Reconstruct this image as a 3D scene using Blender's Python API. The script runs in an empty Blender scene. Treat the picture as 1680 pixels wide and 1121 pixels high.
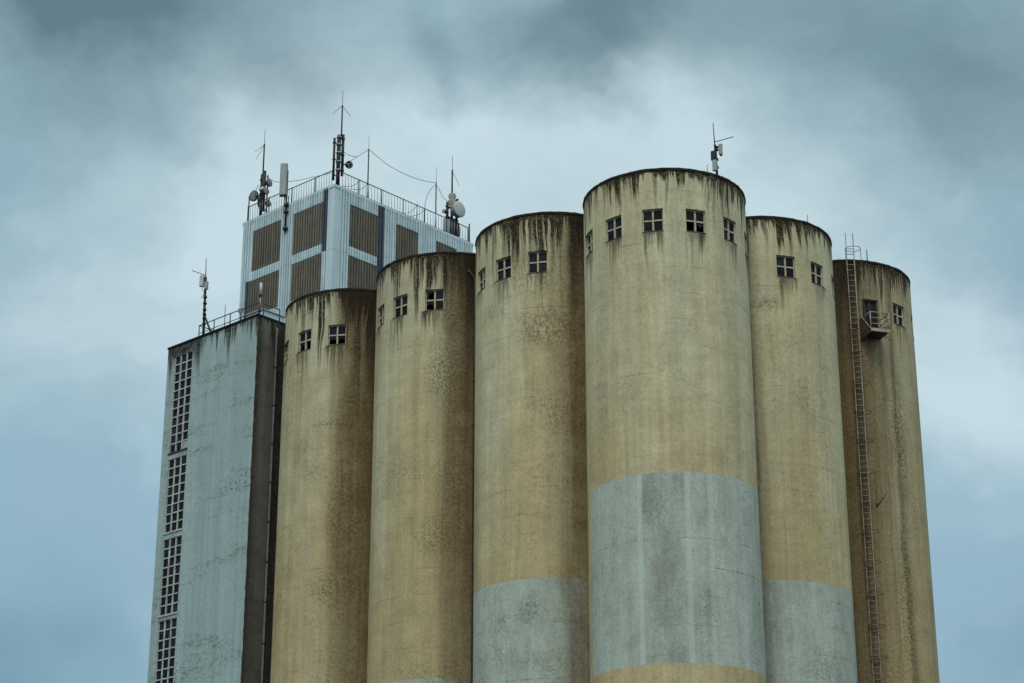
import bpy, bmesh, math, random
from math import sin, cos, pi, radians as rad, degrees as deg, atan2, sqrt
from mathutils import Vector
random.seed(7)
scene = bpy.context.scene
COL = scene.collection

# ------------------------------------------------------------------ site frame
# u runs back-left along the row C-B-A of silos, v back-right along the row E-F
U = (-0.736631, 0.676295); V = (0.676295, 0.736631)
D0 = (7.548621, 93.928928)
SP_U, SP_V, R, H = 7.364, 7.475, 4.0, 45.38
S0, TS, TT = 26.12, -3.81, 1.60          # stair/tower side plane, stair front plane, tower front plane
def W(s, t, z): return (D0[0]+s*U[0]+t*V[0], D0[1]+s*U[1]+t*V[1], z)

# ------------------------------------------------------------------ node helper
class NT:
    def __init__(self, tree):
        self.t = tree; tree.nodes.clear(); self.n = tree.nodes; self.l = tree.links
    def new(self, typ, **kw):
        x = self.n.new(typ)
        for k, v in kw.items(): setattr(x, k, v)
        return x
    def put(self, sock, val):
        if val is None: return
        if isinstance(val, bpy.types.NodeSocket): self.l.new(val, sock)
        else:
            if sock.type == 'RGBA' and len(val) == 3: val = (*val, 1)
            sock.default_value = val
    def m(self, op, a, b=None, c=None, clamp=False):
        x = self.new('ShaderNodeMath', operation=op); x.use_clamp = clamp
        for i, v in enumerate((a, b, c)): self.put(x.inputs[i], v)
        return x.outputs[0]
    def add(self, a, b): return self.m('ADD', a, b)
    def sub(self, a, b): return self.m('SUBTRACT', a, b)
    def mul(self, a, b): return self.m('MULTIPLY', a, b)
    def ss(self, x, lo, hi, a=0.0, b=1.0):
        n = self.new('ShaderNodeMapRange', interpolation_type='SMOOTHSTEP')
        self.put(n.inputs['Value'], x)
        self.put(n.inputs['From Min'], lo); self.put(n.inputs['From Max'], hi)
        self.put(n.inputs['To Min'], a); self.put(n.inputs['To Max'], b)
        return n.outputs[0]
    def lin(self, x, lo, hi, a, b):
        n = self.new('ShaderNodeMapRange')
        self.put(n.inputs['Value'], x)
        self.put(n.inputs['From Min'], lo); self.put(n.inputs['From Max'], hi)
        self.put(n.inputs['To Min'], a); self.put(n.inputs['To Max'], b)
        return n.outputs[0]
    def vec(self, x, y, z):
        n = self.new('ShaderNodeCombineXYZ')
        for i, v in enumerate((x, y, z)): self.put(n.inputs[i], v)
        return n.outputs[0]
    def noise(self, v, scale=1.0, detail=2.0, rough=0.5, dist=0.0):
        n = self.new('ShaderNodeTexNoise')
        self.put(n.inputs['Vector'], v); n.inputs['Scale'].default_value = scale
        n.inputs['Detail'].default_value = detail; n.inputs['Roughness'].default_value = rough
        n.inputs['Distortion'].default_value = dist
        return n.outputs['Fac']
    def mix(self, f, a, b, blend='MIX'):
        n = self.new('ShaderNodeMix', data_type='RGBA', blend_type=blend)
        n.clamp_factor = True
        self.put(n.inputs[0], f); self.put(n.inputs[6], a); self.put(n.inputs[7], b)
        return n.outputs[2]
    def scale(self, col, f):
        n = self.new('ShaderNodeVectorMath', operation='SCALE')
        self.put(n.inputs[0], col); self.put(n.inputs[3], f)
        return n.outputs[0]
    def dot(self, a, b):
        n = self.new('ShaderNodeVectorMath', operation='DOT_PRODUCT')
        self.put(n.inputs[0], a); self.put(n.inputs[1], b)
        return n.outputs['Value']
    def sep(self, v):
        n = self.new('ShaderNodeSeparateXYZ'); self.put(n.inputs[0], v)
        return n.outputs
    def obj(self): return self.new('ShaderNodeTexCoord').outputs['Object']
    def bsdf(self, col, rough=0.9, spec=0.2, metal=0.0, height=None, bdist=0.02, bstr=0.5):
        b = self.new('ShaderNodeBsdfPrincipled'); o = self.new('ShaderNodeOutputMaterial')
        self.put(b.inputs['Base Color'], col); self.put(b.inputs['Roughness'], rough)
        b.inputs['Specular IOR Level'].default_value = spec
        b.inputs['Metallic'].default_value = metal
        if height is not None:
            bp = self.new('ShaderNodeBump'); bp.inputs['Distance'].default_value = bdist
            bp.inputs['Strength'].default_value = bstr
            self.put(bp.inputs['Height'], height); self.l.new(bp.outputs[0], b.inputs['Normal'])
        self.l.new(b.outputs[0], o.inputs[0])
        return b
def newmat(name):
    m = bpy.data.materials.new(name); m.use_nodes = True
    return m, NT(m.node_tree)

# ------------------------------------------------------------------ materials
def simple(name, col, rough=0.6, spec=0.3, metal=0.0, var=0.25, sc=3.0):
    m, n = newmat(name)
    p = n.obj()
    a = n.noise(p, sc, 4, 0.6)
    x, y, z = n.sep(p)
    b = n.noise(n.vec(n.mul(x, 9.0), n.mul(y, 9.0), n.mul(z, 0.8)), 1.0, 2)
    f = n.mul(n.lin(a, 0.3, 0.7, 1-var, 1+var), n.lin(b, 0.3, 0.7, 1-var*0.6, 1+var*0.6))
    n.bsdf(n.scale(col, f), rough, spec, metal)
    return m

def silo_mat(name, seed, zt, zb, drip=1.0, grime_shade=(), cols=(), joints=(), amin=-99.0, ring=False, olive=0.5, patches=(), wr=(-2, 0), tone=1.0, panels=(), spk=1.0):
    """weathered ochre render on a cylinder; a = metres round the wall from its camera-side middle, d = metres below the rim"""
    m, n = newmat(name)
    x, y, z = n.sep(n.obj())
    a = n.mul(n.m('ARCTAN2', x, n.mul(y, -1.0)), R)
    d = n.sub(H, z)
    sd = seed * 7.31
    wob = n.noise(n.vec(n.mul(a, 0.6), n.mul(z, 0.35), sd), 1.0, 2)
    aw = n.add(a, n.mul(n.sub(wob, 0.5), 0.5))
    # ---- base render colour
    nb = n.noise(n.vec(n.mul(aw, 0.30), n.mul(z, 0.07), sd+1), 1.0, 3, 0.6)
    och = n.add(n.ss(nb, 0.26, 0.74), n.ss(d, 1.0, 22.0, -0.35+0.4-olive*0.8, 0.45+0.4-olive*0.8))
    base = n.mix(n.m('MULTIPLY', och, 1.0, clamp=True), (0.455, 0.434, 0.292), (0.408, 0.338, 0.186))
    st = n.noise(n.vec(n.mul(aw, 4.5), n.mul(z, 0.10), sd+2), 1.0, 3, 0.6)
    st2 = n.noise(n.vec(n.mul(aw, 1.3), n.mul(z, 0.045), sd+3), 1.0, 3, 0.55)
    bl = n.noise(n.vec(n.mul(a, 0.8), n.mul(z, 0.75), sd+4), 1.0, 5, 0.70)
    gr = n.noise(n.vec(n.mul(a, 7.0), n.mul(z, 7.0), sd+5), 1.0, 4, 0.7)
    hz = n.noise(n.vec(n.mul(a, 0.35), n.mul(z, 2.2), sd+6), 1.0, 4, 0.65)
    f = n.mul(n.lin(st, 0.3, 0.7, 0.90, 1.08), n.lin(st2, 0.3, 0.7, 0.87, 1.10))
    f = n.mul(f, n.lin(bl, 0.3, 0.7, 0.84, 1.11))
    f = n.mul(f, n.lin(gr, 0.3, 0.7, 0.85, 1.12))
    f = n.mul(n.mul(f, n.lin(hz, 0.3, 0.7, 0.94, 1.05)), tone)
    base = n.scale(base, f)
    # ---- painted grey band
    ed = n.add(z, n.mul(n.sub(gr, 0.5), 0.05))
    band = n.mul(n.ss(ed, zt+0.02, zt-0.02), n.ss(ed, zb-0.02, zb+0.02))
    band = n.mul(band, n.ss(a, amin, amin+0.03))
    pm = n.noise(n.vec(n.mul(aw, 1.0), n.mul(z, 0.45), sd+8), 1.0, 4, 0.72)
    paint = n.mix(n.ss(pm, 0.36, 0.72), (0.365, 0.422, 0.372), (0.280, 0.320, 0.278))
    pf = n.mul(n.lin(gr, 0.3, 0.7, 0.84, 1.13), n.lin(st, 0.3, 0.7, 0.93, 1.06))
    pf = n.mul(pf, n.lin(bl, 0.3, 0.7, 0.92, 1.07))
    for (ta, tb, kd) in panels:      # formwork bays whose paint has worn thin
        bay = n.mul(n.ss(a, rad(ta+90)*R, rad(ta+90)*R+.05), n.ss(a, rad(tb+90)*R+.05, rad(tb+90)*R))
        pf = n.mul(pf, n.sub(1.0, n.mul(bay, n.lin(pm, 0.3, 0.7, kd*.5, kd*1.4))))
    paint = n.scale(paint, pf)
    col = n.mix(n.mul(band, 0.96), base, paint)
    # ---- paler vertical joints where the formwork met
    for (th, w, k) in joints:
        ac = rad(th+90.0)*R
        mk = n.ss(n.m('ABSOLUTE', n.sub(n.add(a, n.mul(n.sub(gr, 0.5), 0.05)), ac)), w, w*0.45)
        mk = n.mul(mk, n.mul(n.lin(bl, 0.3, 0.7, 0.5, 1.0), n.add(n.mul(band, k*0.75), k*0.25)))
        mk = n.mul(mk, n.ss(d, 2.5, 7.0))
        col = n.mix(mk, col, n.mix(band, (0.46, 0.43, 0.31), (0.40, 0.47, 0.44)))
    if ring:
        rk = n.mul(n.ss(n.m('ABSOLUTE', n.sub(z, 40.63)), 0.16, 0.06), n.lin(bl, 0.35, 0.65, 0.05, 0.45))
        col = n.mix(rk, col, (0.46, 0.44, 0.32))
    # ---- soot pits, hairline pour cracks
    pit = n.noise(n.vec(n.mul(a, 15.0), n.mul(z, 15.0), sd+9), 1.0, 1)
    pat = n.noise(n.vec(n.mul(a, 0.55), n.mul(z, 0.5), sd+10), 1.0, 3, 0.6)
    pk = n.mul(n.ss(pit, 0.66, 0.71), n.ss(pat, 0.44, 0.62, 0.08, 0.9))
    crk = n.noise(n.vec(n.mul(a, 0.9), n.mul(z, 1.1), sd+11), 1.0, 5, 0.7)
    ck = n.mul(n.ss(n.m('ABSOLUTE', n.sub(crk, 0.5)), 0.010, 0.003), n.ss(pat, 0.46, 0.60))
    ck = n.mul(ck, n.ss(hz, 0.45, 0.6))
    col = n.mix(n.mul(n.m('MAXIMUM', pk, n.mul(ck, 0.6)), 0.75), col, (0.045, 0.038, 0.026))
    lz = n.m('FRACT', n.mul(n.add(z, n.mul(n.sub(wob, 0.5), 0.10)), 1/1.32))
    lk = n.mul(n.ss(n.m('ABSOLUTE', n.sub(lz, 0.5)), 0.030, 0.010), n.ss(crk, 0.46, 0.60))
    col = n.mix(n.mul(lk, n.ss(pat, 0.40, 0.60, 0.04, 0.42)), col, (0.075, 0.062, 0.042))
    # broken dark speckle in grimy patches
    sp = n.noise(n.vec(n.mul(a, 9.0), n.mul(z, 7.0), sd+12), 1.0, 4, 0.80)
    pat2 = n.noise(n.vec(n.mul(a, 0.33), n.mul(z, 0.28), sd+13), 1.0, 3)
    gk = n.mul(n.mul(n.ss(sp, 0.49, 0.64), n.ss(pat2, 0.48, 0.66)), 0.7*spk)
    for (th, zc_, wa, wz, k) in patches:
        da = n.mul(n.sub(a, rad(th+90)*R), 1.0/wa); dz = n.mul(n.sub(z, zc_), 1.0/wz)
        rr = n.m('SQRT', n.add(n.mul(da, da), n.mul(dz, dz)))
        gk = n.m('MAXIMUM', gk, n.mul(n.mul(n.ss(rr, 1.15, 0.2), n.ss(sp, 0.45, 0.58)), k))
    col = n.mix(n.mul(gk, 0.72), col, (0.058, 0.045, 0.025))
    # ---- brown grime sectors, dirt plus painted shade, next to the neighbouring wall: (a_out, a_full, strength, black length)
    for (a0, a1, k, bl_len) in grime_shade:
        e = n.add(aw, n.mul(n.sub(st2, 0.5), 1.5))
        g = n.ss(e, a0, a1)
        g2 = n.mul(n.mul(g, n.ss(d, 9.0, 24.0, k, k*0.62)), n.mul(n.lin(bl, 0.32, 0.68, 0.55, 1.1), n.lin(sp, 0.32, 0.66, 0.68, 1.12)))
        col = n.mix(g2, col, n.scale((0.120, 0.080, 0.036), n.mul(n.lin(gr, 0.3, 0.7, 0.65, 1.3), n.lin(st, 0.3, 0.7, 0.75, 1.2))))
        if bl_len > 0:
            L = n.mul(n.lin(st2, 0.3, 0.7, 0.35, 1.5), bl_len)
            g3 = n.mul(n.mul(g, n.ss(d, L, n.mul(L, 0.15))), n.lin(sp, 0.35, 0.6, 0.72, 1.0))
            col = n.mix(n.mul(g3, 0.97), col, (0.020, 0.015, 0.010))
    # ---- single black runs: (theta, half width, length, strength)
    for (th, w, ln, k) in cols:
        dd = n.m('ABSOLUTE', n.sub(n.add(aw, n.mul(n.sub(st, 0.5), w*1.6)), rad(th+90)*R))
        c = n.mul(n.ss(dd, w, w*0.3), n.ss(d, ln, ln*0.25))
        c = n.mul(c, n.lin(sp, 0.32, 0.62, 0.45, 1.0))
        col = n.mix(n.mul(c, k), col, (0.032, 0.024, 0.015))
    # ---- runs from the rim
    d1 = n.noise(n.vec(n.mul(aw, 1.9), n.mul(z, 0.05), sd+14), 1.0, 3, 0.6)
    d2 = n.noise(n.vec(n.mul(aw, 7.5), n.mul(z, 0.07), sd+15), 1.0, 3, 0.65)
    d3 = n.noise(n.vec(n.mul(aw, 3.0), n.mul(z, 0.04), sd+16), 1.0, 1)
    L1 = n.add(n.mul(n.ss(d1, 0.45, 0.70), 3.6*drip), 0.14)
    L2 = n.add(n.mul(n.mul(n.ss(d2, 0.38, 0.66), n.ss(d1, 0.24, 0.56)), 1.9*drip), 0.26)
    L3 = n.mul(n.ss(d3, 0.56, 0.76), 5.0*drip)
    cl_ = n.ss(n.noise(n.vec(n.mul(a, 0.55), 0.0, sd+17), 1.0, 2, 0.6), 0.34, 0.60, 0.22, 1.25)
    L1 = n.add(n.mul(L1, cl_), 0.10); L2 = n.add(n.mul(L2, cl_), 0.08)
    k1 = n.mul(n.ss(d, L1, n.mul(L1, 0.40)), n.ss(d2, 0.40, 0.54, 0.30, 1.0))
    k2 = n.ss(d, L2, n.mul(L2, 0.6))
    k3 = n.mul(n.ss(d, L3, n.mul(L3, 0.1)), 0.55)
    kk = n.m('MAXIMUM', n.m('MAXIMUM', k1, n.mul(k2, 0.92)), k3)
    kk = n.mul(kk, n.lin(sp, 0.36, 0.54, 0.74, 1.08))
    col = n.mix(kk, col, (0.020, 0.014, 0.008))
    # ---- runs below the window sills
    ph = n.mul(n.add(deg_of(n, a), 13.0), 1/30.0)
    fr = n.mul(n.sub(ph, n.m('FLOOR', n.add(ph, 0.5))), 30.0*pi/180*R)
    zs = 42.10
    wd = n.sub(zs, z)
    Lw = n.add(n.mul(n.ss(d2, 0.36, 0.68), 2.6), 0.15)
    wk = n.mul(n.mul(n.ss(n.m('ABSOLUTE', fr), 0.62, 0.40), n.ss(wd, Lw, n.mul(Lw, 0.1))), n.m('GREATER_THAN', wd, 0.0))
    wi = n.m('FLOOR', n.add(ph, 0.5))
    wk = n.mul(wk, n.mul(n.m('GREATER_THAN', wi, wr[0]-.5), n.m('LESS_THAN', wi, wr[1]+.5)))
    wk = n.mul(wk, n.lin(st2, 0.35, 0.65, 0.3, 0.95))
    col = n.mix(wk, col, (0.045, 0.035, 0.022))
    h = n.add(n.mul(gr, 0.6), n.mul(bl, 1.2))
    n.bsdf(col, 0.92, 0.12, height=h, bdist=0.05, bstr=0.35)
    return m
def deg_of(n, a): return n.mul(a, 180.0/pi/R)

def stair_mat(name, base, dark, top, seed, cracks=True, drip=1.0, edges=()):
    """painted slab wall, s/t measured along the site axes"""
    m, n = newmat(name)
    p = n.obj(); x, y, z = n.sep(p)
    s = n.dot(p, (U[0], U[1], 0)); t = n.dot(p, (V[0], V[1], 0)); q = n.add(s, t)
    d = n.sub(top, z); sd = seed*3.7
    wob = n.noise(n.vec(n.mul(q, 0.7), n.mul(z, 0.3), sd), 1.0, 2)
    qw = n.add(q, n.mul(n.sub(wob, 0.5), 0.3))
    st = n.noise(n.vec(n.mul(qw, 4.0), n.mul(z, 0.10), sd+1), 1.0, 3, 0.6)
    st2 = n.noise(n.vec(n.mul(qw, 1.2), n.mul(z, 0.05), sd+2), 1.0, 3)
    bl = n.noise(n.vec(n.mul(q, 0.7), n.mul(z, 0.8), sd+3), 1.0, 6, 0.7)
    gr = n.noise(n.vec(n.mul(q, 7.5), n.mul(z, 7.5), sd+4), 1.0, 4, 0.7)
    f = n.mul(n.lin(st, 0.3, 0.7, 0.88, 1.08), n.lin(bl, 0.3, 0.7, 0.86, 1.1))
    f = n.mul(n.mul(f, n.lin(gr, 0.3, 0.7, 0.93, 1.06)), n.lin(st2, 0.3, 0.7, 0.90, 1.08))
    col = n.scale(n.mix(n.ss(bl, 0.35, 0.7), base, dark), f)
    sp = n.noise(n.vec(n.mul(q, 4.0), n.mul(z, 5.5), sd+5), 1.0, 4, 0.85)
    if cracks:
        # scaly pour lines: thin level bands of grey scabs
        lev = n.noise(n.vec(n.mul(q, 0.12), n.mul(z, 0.8), sd+6), 1.0, 3, 0.6)
        ck = n.mul(n.ss(lev, 0.52, 0.62), n.ss(sp, 0.50, 0.62))
        col = n.mix(n.mul(ck, 0.75), col, (0.085, 0.085, 0.070))
        ln = n.noise(n.vec(n.mul(q, 0.8), n.mul(z, 1.6), sd+7), 1.0, 5, 0.7)
        lk = n.mul(n.ss(n.m('ABSOLUTE', n.sub(ln, 0.5)), 0.009, 0.003), n.ss(lev, 0.47, 0.58))
        col = n.mix(n.mul(lk, 0.6), col, (0.05, 0.05, 0.04))
    pit = n.noise(n.vec(n.mul(q, 10), n.mul(z, 10), sd+8), 1.0, 1)
    col = n.mix(n.mul(n.ss(pit, 0.68, 0.73), 0.6), col, (0.05, 0.048, 0.04))
    for (e0, e1, ke) in edges:      # black ragged bands down the wall, from full at e0 to nothing at e1 (metres from the front corner)
        ek = n.ss(n.add(t, n.mul(n.sub(st2, 0.5), 0.9)), e1, e0)
        ek = n.mul(ek, n.lin(sp, 0.34, 0.60, 0.45, 1.05))
        col = n.mix(n.mul(ek, ke), col, (0.022, 0.020, 0.018))
    d1 = n.noise(n.vec(n.mul(qw, 1.7), n.mul(z, 0.05), sd+9), 1.0, 2)
    d2 = n.noise(n.vec(n.mul(qw, 6.0), n.mul(z, 0.06), sd+10), 1.0, 2)
    L1 = n.add(n.mul(n.ss(d1, 0.40, 0.66), 2.0*drip), 0.3)
    L2 = n.add(n.mul(n.mul(n.ss(d2, 0.42, 0.7), n.ss(d1, 0.3, 0.6)), 2.2*drip), 0.22)
    k = n.m('MAXIMUM', n.mul(n.ss(d, L1, n.mul(L1, 0.2)), n.ss(d2, 0.36, 0.56, 0.45, 1.0)), n.ss(d, L2, n.mul(L2, 0.4)))
    if cracks:   # the sooty lintel zone over the topmost window strip
        so_ = n.sub(n.dot(p, (U[0], U[1], 0)), TOPSTRIP)
        k = n.m('MAXIMUM', k, n.mul(n.ss(so_, -0.3, 0.25), n.ss(n.add(d, n.mul(n.sub(d2, .5), 1.2)), 1.1, 0.45)))
    k = n.mul(k, n.lin(sp, 0.3, 0.58, 0.66, 1.0))
    col = n.mix(k, col, (0.017, 0.013, 0.009))
    h = n.add(n.mul(gr, 0.6), n.mul(bl, 1.1))
    n.bsdf(col, 0.9, 0.15, height=h, bdist=0.05, bstr=0.35)
    return m

def sheet_mat(name, col, streak, rough=0.5, lines=False, seed=0.0):
    m, n = newmat(name)
    p = n.obj(); x, y, z = n.sep(p)
    s = n.dot(p, (U[0], U[1], 0)); t = n.dot(p, (V[0], V[1], 0)); q = n.add(s, t)
    st = n.noise(n.vec(n.mul(q, 5.0), n.mul(z, 0.12), seed), 1.0, 3, 0.6)
    # each sheet of cladding is a shade of its own
    sh = n.noise(n.vec(n.m('FLOOR', n.mul(q, 1.0)), n.m('FLOOR', n.mul(z, 0.28)), seed+5), 3.7, 0)
    bl = n.noise(p, 1.3, 5, 0.7)
    f = n.mul(n.lin(st, 0.3, 0.7, 1-streak, 1+streak*0.6), n.lin(sh, 0.3, 0.7, 0.92, 1.06))
    f = n.mul(f, n.lin(bl, 0.3, 0.7, 1-streak*0.8, 1+streak*0.5))
    c = n.scale(col, f)
    if lines:
        zz = n.m('FRACT', n.mul(n.add(z, n.mul(n.sub(bl, 0.5), 0.02)), 1/0.47))
        lk = n.mul(n.ss(n.m('ABSOLUTE', n.sub(zz, 0.5)), 0.06, 0.02), n.lin(st, 0.35, 0.65, 0.1, 0.5))
        c = n.mix(lk, c, (0.20, 0.165, 0.115))
        sk = n.noise(n.vec(n.mul(q, 9.0), n.mul(z, 1.0), seed+2), 1.0, 4, 0.75)
        c = n.mix(n.mul(n.ss(sk, 0.5, 0.7), 0.5), c, (0.035, 0.028, 0.020))
    n.bsdf(c, rough, 0.3)
    return m

M_pane, _n = newmat('window_glass')
_oi = _n.new('ShaderNodeObjectInfo').outputs['Random']
_x, _y, _z = _n.sep(_n.obj())
_b = _n.noise(_n.vec(_n.add(_n.m('FLOOR', _n.mul(_y, 2.0)), _n.mul(_oi, 40.0)), _n.m('FLOOR', _n.mul(_n.sub(_z, .05), 1.74)), _n.mul(_x, .3)), 1.7, 0)
_d = _n.noise(_n.obj(), 5.0, 4, .65)
_f = _n.mul(_n.ss(_b, 0.45, 0.72), _n.lin(_d, .3, .7, .5, 1.2))
_n.bsdf(_n.mix(_f, (0.005, 0.005, 0.008), (0.022, 0.023, 0.028)), _n.lin(_d, 0.3, 0.7, 0.06, 0.4), 0.10)
M_frame = simple('weathered_window_frame', (0.36, 0.335, 0.255), 0.85, 0.1, 0, 0.28, 5)
M_sill = simple('sooty_sill', (0.055, 0.045, 0.032), 0.9, 0.1, 0, 0.3, 6)
M_roofc = simple('sooty_roof_edge', (0.022, 0.020, 0.016), 0.95, 0.1, 0, 0.35, 2)
M_block = simple('pale_concrete_grille', (0.33, 0.36, 0.335), 0.85, 0.15, 0, 0.28, 4)
M_galv = simple('galvanised_steel', (0.22, 0.23, 0.225), 0.5, 0.4, 0.3, 0.25, 5)
M_galvd = simple('dull_dark_steel', (0.034, 0.034, 0.034), 0.6, 0.3, 0.2, 0.3, 5)
M_rust = simple('rusty_steel', (0.085, 0.058, 0.040), 0.85, 0.15, 0, 0.4, 6)
M_black = simple('black_plastic', (0.009, 0.009, 0.010), 0.6, 0.3, 0, 0.3, 4)
M_white = simple('pale_antenna_shell', (0.36, 0.40, 0.395), 0.5, 0.3, 0, 0.08, 2)
M_grey = simple('grey_antenna_shell', (0.25, 0.285, 0.275), 0.55, 0.3, 0, 0.10, 2)
M_beige = simple('beige_radome', (0.27, 0.265, 0.225), 0.6, 0.25, 0, 0.12, 2)
M_dish = simple('dull_grey_dish', (0.17, 0.18, 0.175), 0.6, 0.2, 0, 0.2, 3)
M_cable = simple('black_cable', (0.014, 0.014, 0.014), 0.6, 0.2, 0, 0.2, 3)
M_clad = sheet_mat('pale_blue_cladding', (0.45, 0.57, 0.61), 0.16, 0.5)
M_trim = sheet_mat('pale_corner_trim', (0.44, 0.56, 0.60), 0.10, 0.5, seed=4.0)
M_navy = sheet_mat('slate_cladding', (0.048, 0.060, 0.085), 0.2, 0.5, seed=2.0)
M_brown = sheet_mat('brown_louvre', (0.130, 0.119, 0.094), 0.28, 0.75, lines=True, seed=9.0)
M_ladder = simple('weathered_ladder_steel', (0.20, 0.185, 0.15), 0.6, 0.3, 0.1, 0.35, 4)
M_rail = simple('pale_worn_rail', (0.30, 0.28, 0.225), 0.7, 0.2, 0, 0.25, 4)
M_plate = simple('red_brown_plate', (0.075, 0.050, 0.038), 0.8, 0.2, 0, 0.35, 3)
M_door = simple('dark_doorway_leaf', (0.006, 0.006, 0.007), 0.5, 0.15, 0, 0.3, 3)
M_graf = simple('black_spray_paint', (0.014, 0.014, 0.013), 0.8, 0.1, 0, 0.2, 3)
M_pipe = simple('grey_downpipe', (0.115, 0.12, 0.112), 0.6, 0.25, 0, 0.25, 3)
M_pipeb = simple('brown_downpipe', (0.06, 0.048, 0.034), 0.7, 0.2, 0, 0.3, 3)
M_patch = simple('plywood_patch', (0.30, 0.31, 0.28), 0.85, 0.1, 0, 0.2, 3)

# ------------------------------------------------------------------ mesh helper (world coordinates)
class M:
    def __init__(self): self.v = []; self.f = []; self.sm = []
    def face(self, pts, smooth=False):
        i = len(self.v); self.v += [tuple(p) for p in pts]
        self.f.append(tuple(range(i, i+len(pts)))); self.sm.append(smooth)
    def hexa(self, c):                       # 8 corners: bottom loop then top loop
        i = len(self.v); self.v += [tuple(p) for p in c]
        for q in ((0,3,2,1),(4,5,6,7),(0,1,5,4),(1,2,6,5),(2,3,7,6),(3,0,4,7)):
            self.f.append(tuple(i+k for k in q)); self.sm.append(False)
        return self
    def box(self, s0, s1, t0, t1, z0, z1, Fn=W):
        return self.hexa([Fn(s0,t0,z0),Fn(s1,t0,z0),Fn(s1,t1,z0),Fn(s0,t1,z0),Fn(s0,t0,z1),Fn(s1,t0,z1),Fn(s1,t1,z1),Fn(s0,t1,z1)])
    def tube(self, pts, r, n=8, r2=None, cap=True):
        pts = [Vector(p) for p in pts]
        rings = []; k = len(pts)
        up = Vector((0.13, 0.37, 0.92)).normalized(); prev = None
        for j, p in enumerate(pts):
            d = (pts[min(j+1, k-1)]-pts[max(j-1, 0)]).normalized()
            ref = up if abs(d.dot(up)) < 0.93 else Vector((1, 0, 0))
            a = d.cross(ref).normalized() if prev is None else (prev-d*prev.dot(d)).normalized()
            prev = a; b = d.cross(a)
            rr = r if r2 is None else r+(r2-r)*j/(k-1)
            i = len(self.v)
            for m_ in range(n):
                an = 2*pi*m_/n; self.v.append(tuple(p+a*(rr*cos(an))+b*(rr*sin(an))))
            rings.append(i)
        for j in range(k-1):
            for m_ in range(n):
                m2 = (m_+1) % n
                self.f.append((rings[j]+m_, rings[j]+m2, rings[j+1]+m2, rings[j+1]+m_)); self.sm.append(n > 5)
        if cap:
            self.f.append(tuple(rings[0]+m_ for m_ in reversed(range(n)))); self.sm.append(False)
            self.f.append(tuple(rings[-1]+m_ for m_ in range(n))); self.sm.append(False)
        return self
    def lathe(self, c, axis, prof, n=24):     # prof: (radius, distance along axis)
        c = Vector(c); d = Vector(axis).normalized()
        a = d.cross(Vector((0, 0, 1)) if abs(d.z) < 0.9 else Vector((1, 0, 0))).normalized(); b = d.cross(a)
        rings = []
        for r, h in prof:
            i = len(self.v)
            for k in range(n):
                an = 2*pi*k/n; self.v.append(tuple(c+d*h+a*(r*cos(an))+b*(r*sin(an))))
            rings.append(i)
        for j in range(len(prof)-1):
            for k in range(n):
                k2 = (k+1) % n
                self.f.append((rings[j]+k, rings[j]+k2, rings[j+1]+k2, rings[j+1]+k)); self.sm.append(True)
        if prof[0][0] > 1e-4: self.f.append(tuple(rings[0]+k for k in reversed(range(n)))); self.sm.append(False)
        if prof[-1][0] > 1e-4: self.f.append(tuple(rings[-1]+k for k in range(n))); self.sm.append(False)
        return self
    def mesh(self, name, origin=(0, 0, 0), mat=None, weld=False):
        me = bpy.data.meshes.new(name)
        o = origin
        me.from_pydata([(x-o[0], y-o[1], z-o[2]) for x, y, z in self.v], [], self.f)
        me.polygons.foreach_set('use_smooth', self.sm)
        bm = bmesh.new(); bm.from_mesh(me)
        if weld: bmesh.ops.remove_doubles(bm, verts=bm.verts, dist=1e-4)
        bmesh.ops.recalc_face_normals(bm, faces=bm.faces)
        bm.to_mesh(me); bm.free()
        if mat: me.materials.append(mat)
        me.update()
        return me

def link(name, me, parent=None, loc=(0, 0, 0)):
    o = bpy.data.objects.new(name, me); COL.objects.link(o); o.location = loc
    if parent: o.parent = parent
    return o
def thing(name, label, cat, loc, group=None):
    o = link(name, None, None, loc); o.empty_display_size = 0.3
    o['label'] = label; o['category'] = cat
    if group: o['group'] = group
    return o
def root_loc(o):
    while o.parent: o = o.parent
    return tuple(o.location)
def part(name, mb, mat, parent, weld=False):
    return link(name, mb.mesh(name, root_loc(parent), mat, weld), parent)
def single(name, label, cat, mb, mat, loc, group=None):
    o = link(name, mb.mesh(name, loc, mat), None, loc)
    o['label'] = label; o['category'] = cat
    if group: o['group'] = group
    return o

# ------------------------------------------------------------------ ground
gm, n = newmat('asphalt_yard')
p = n.obj()
a = n.noise(p, 0.08, 5, 0.6); b = n.noise(p, 6.0, 5, 0.7)
n.bsdf(n.scale((0.050, 0.050, 0.048), n.mul(n.lin(a, 0.3, 0.7, 0.7, 1.3), n.lin(b, 0.3, 0.7, 0.75, 1.25))), 0.95, 0.15, height=b, bdist=0.02)
g = M(); g.face([(-2500, -2500, 0), (2500, -2500, 0), (2500, 2500, 0), (-2500, 2500, 0)])
go = link('ground', g.mesh('ground', (0, 0, 0), gm)); go['kind'] = 'structure'

# ------------------------------------------------------------------ silos
ZS, ZL, HW = 42.13, 43.27, 7.2            # window sill, lintel, half angle
ZR = H-0.12
def pol(th, r, z): return (r*cos(rad(th)), r*sin(rad(th)), z)

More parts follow.
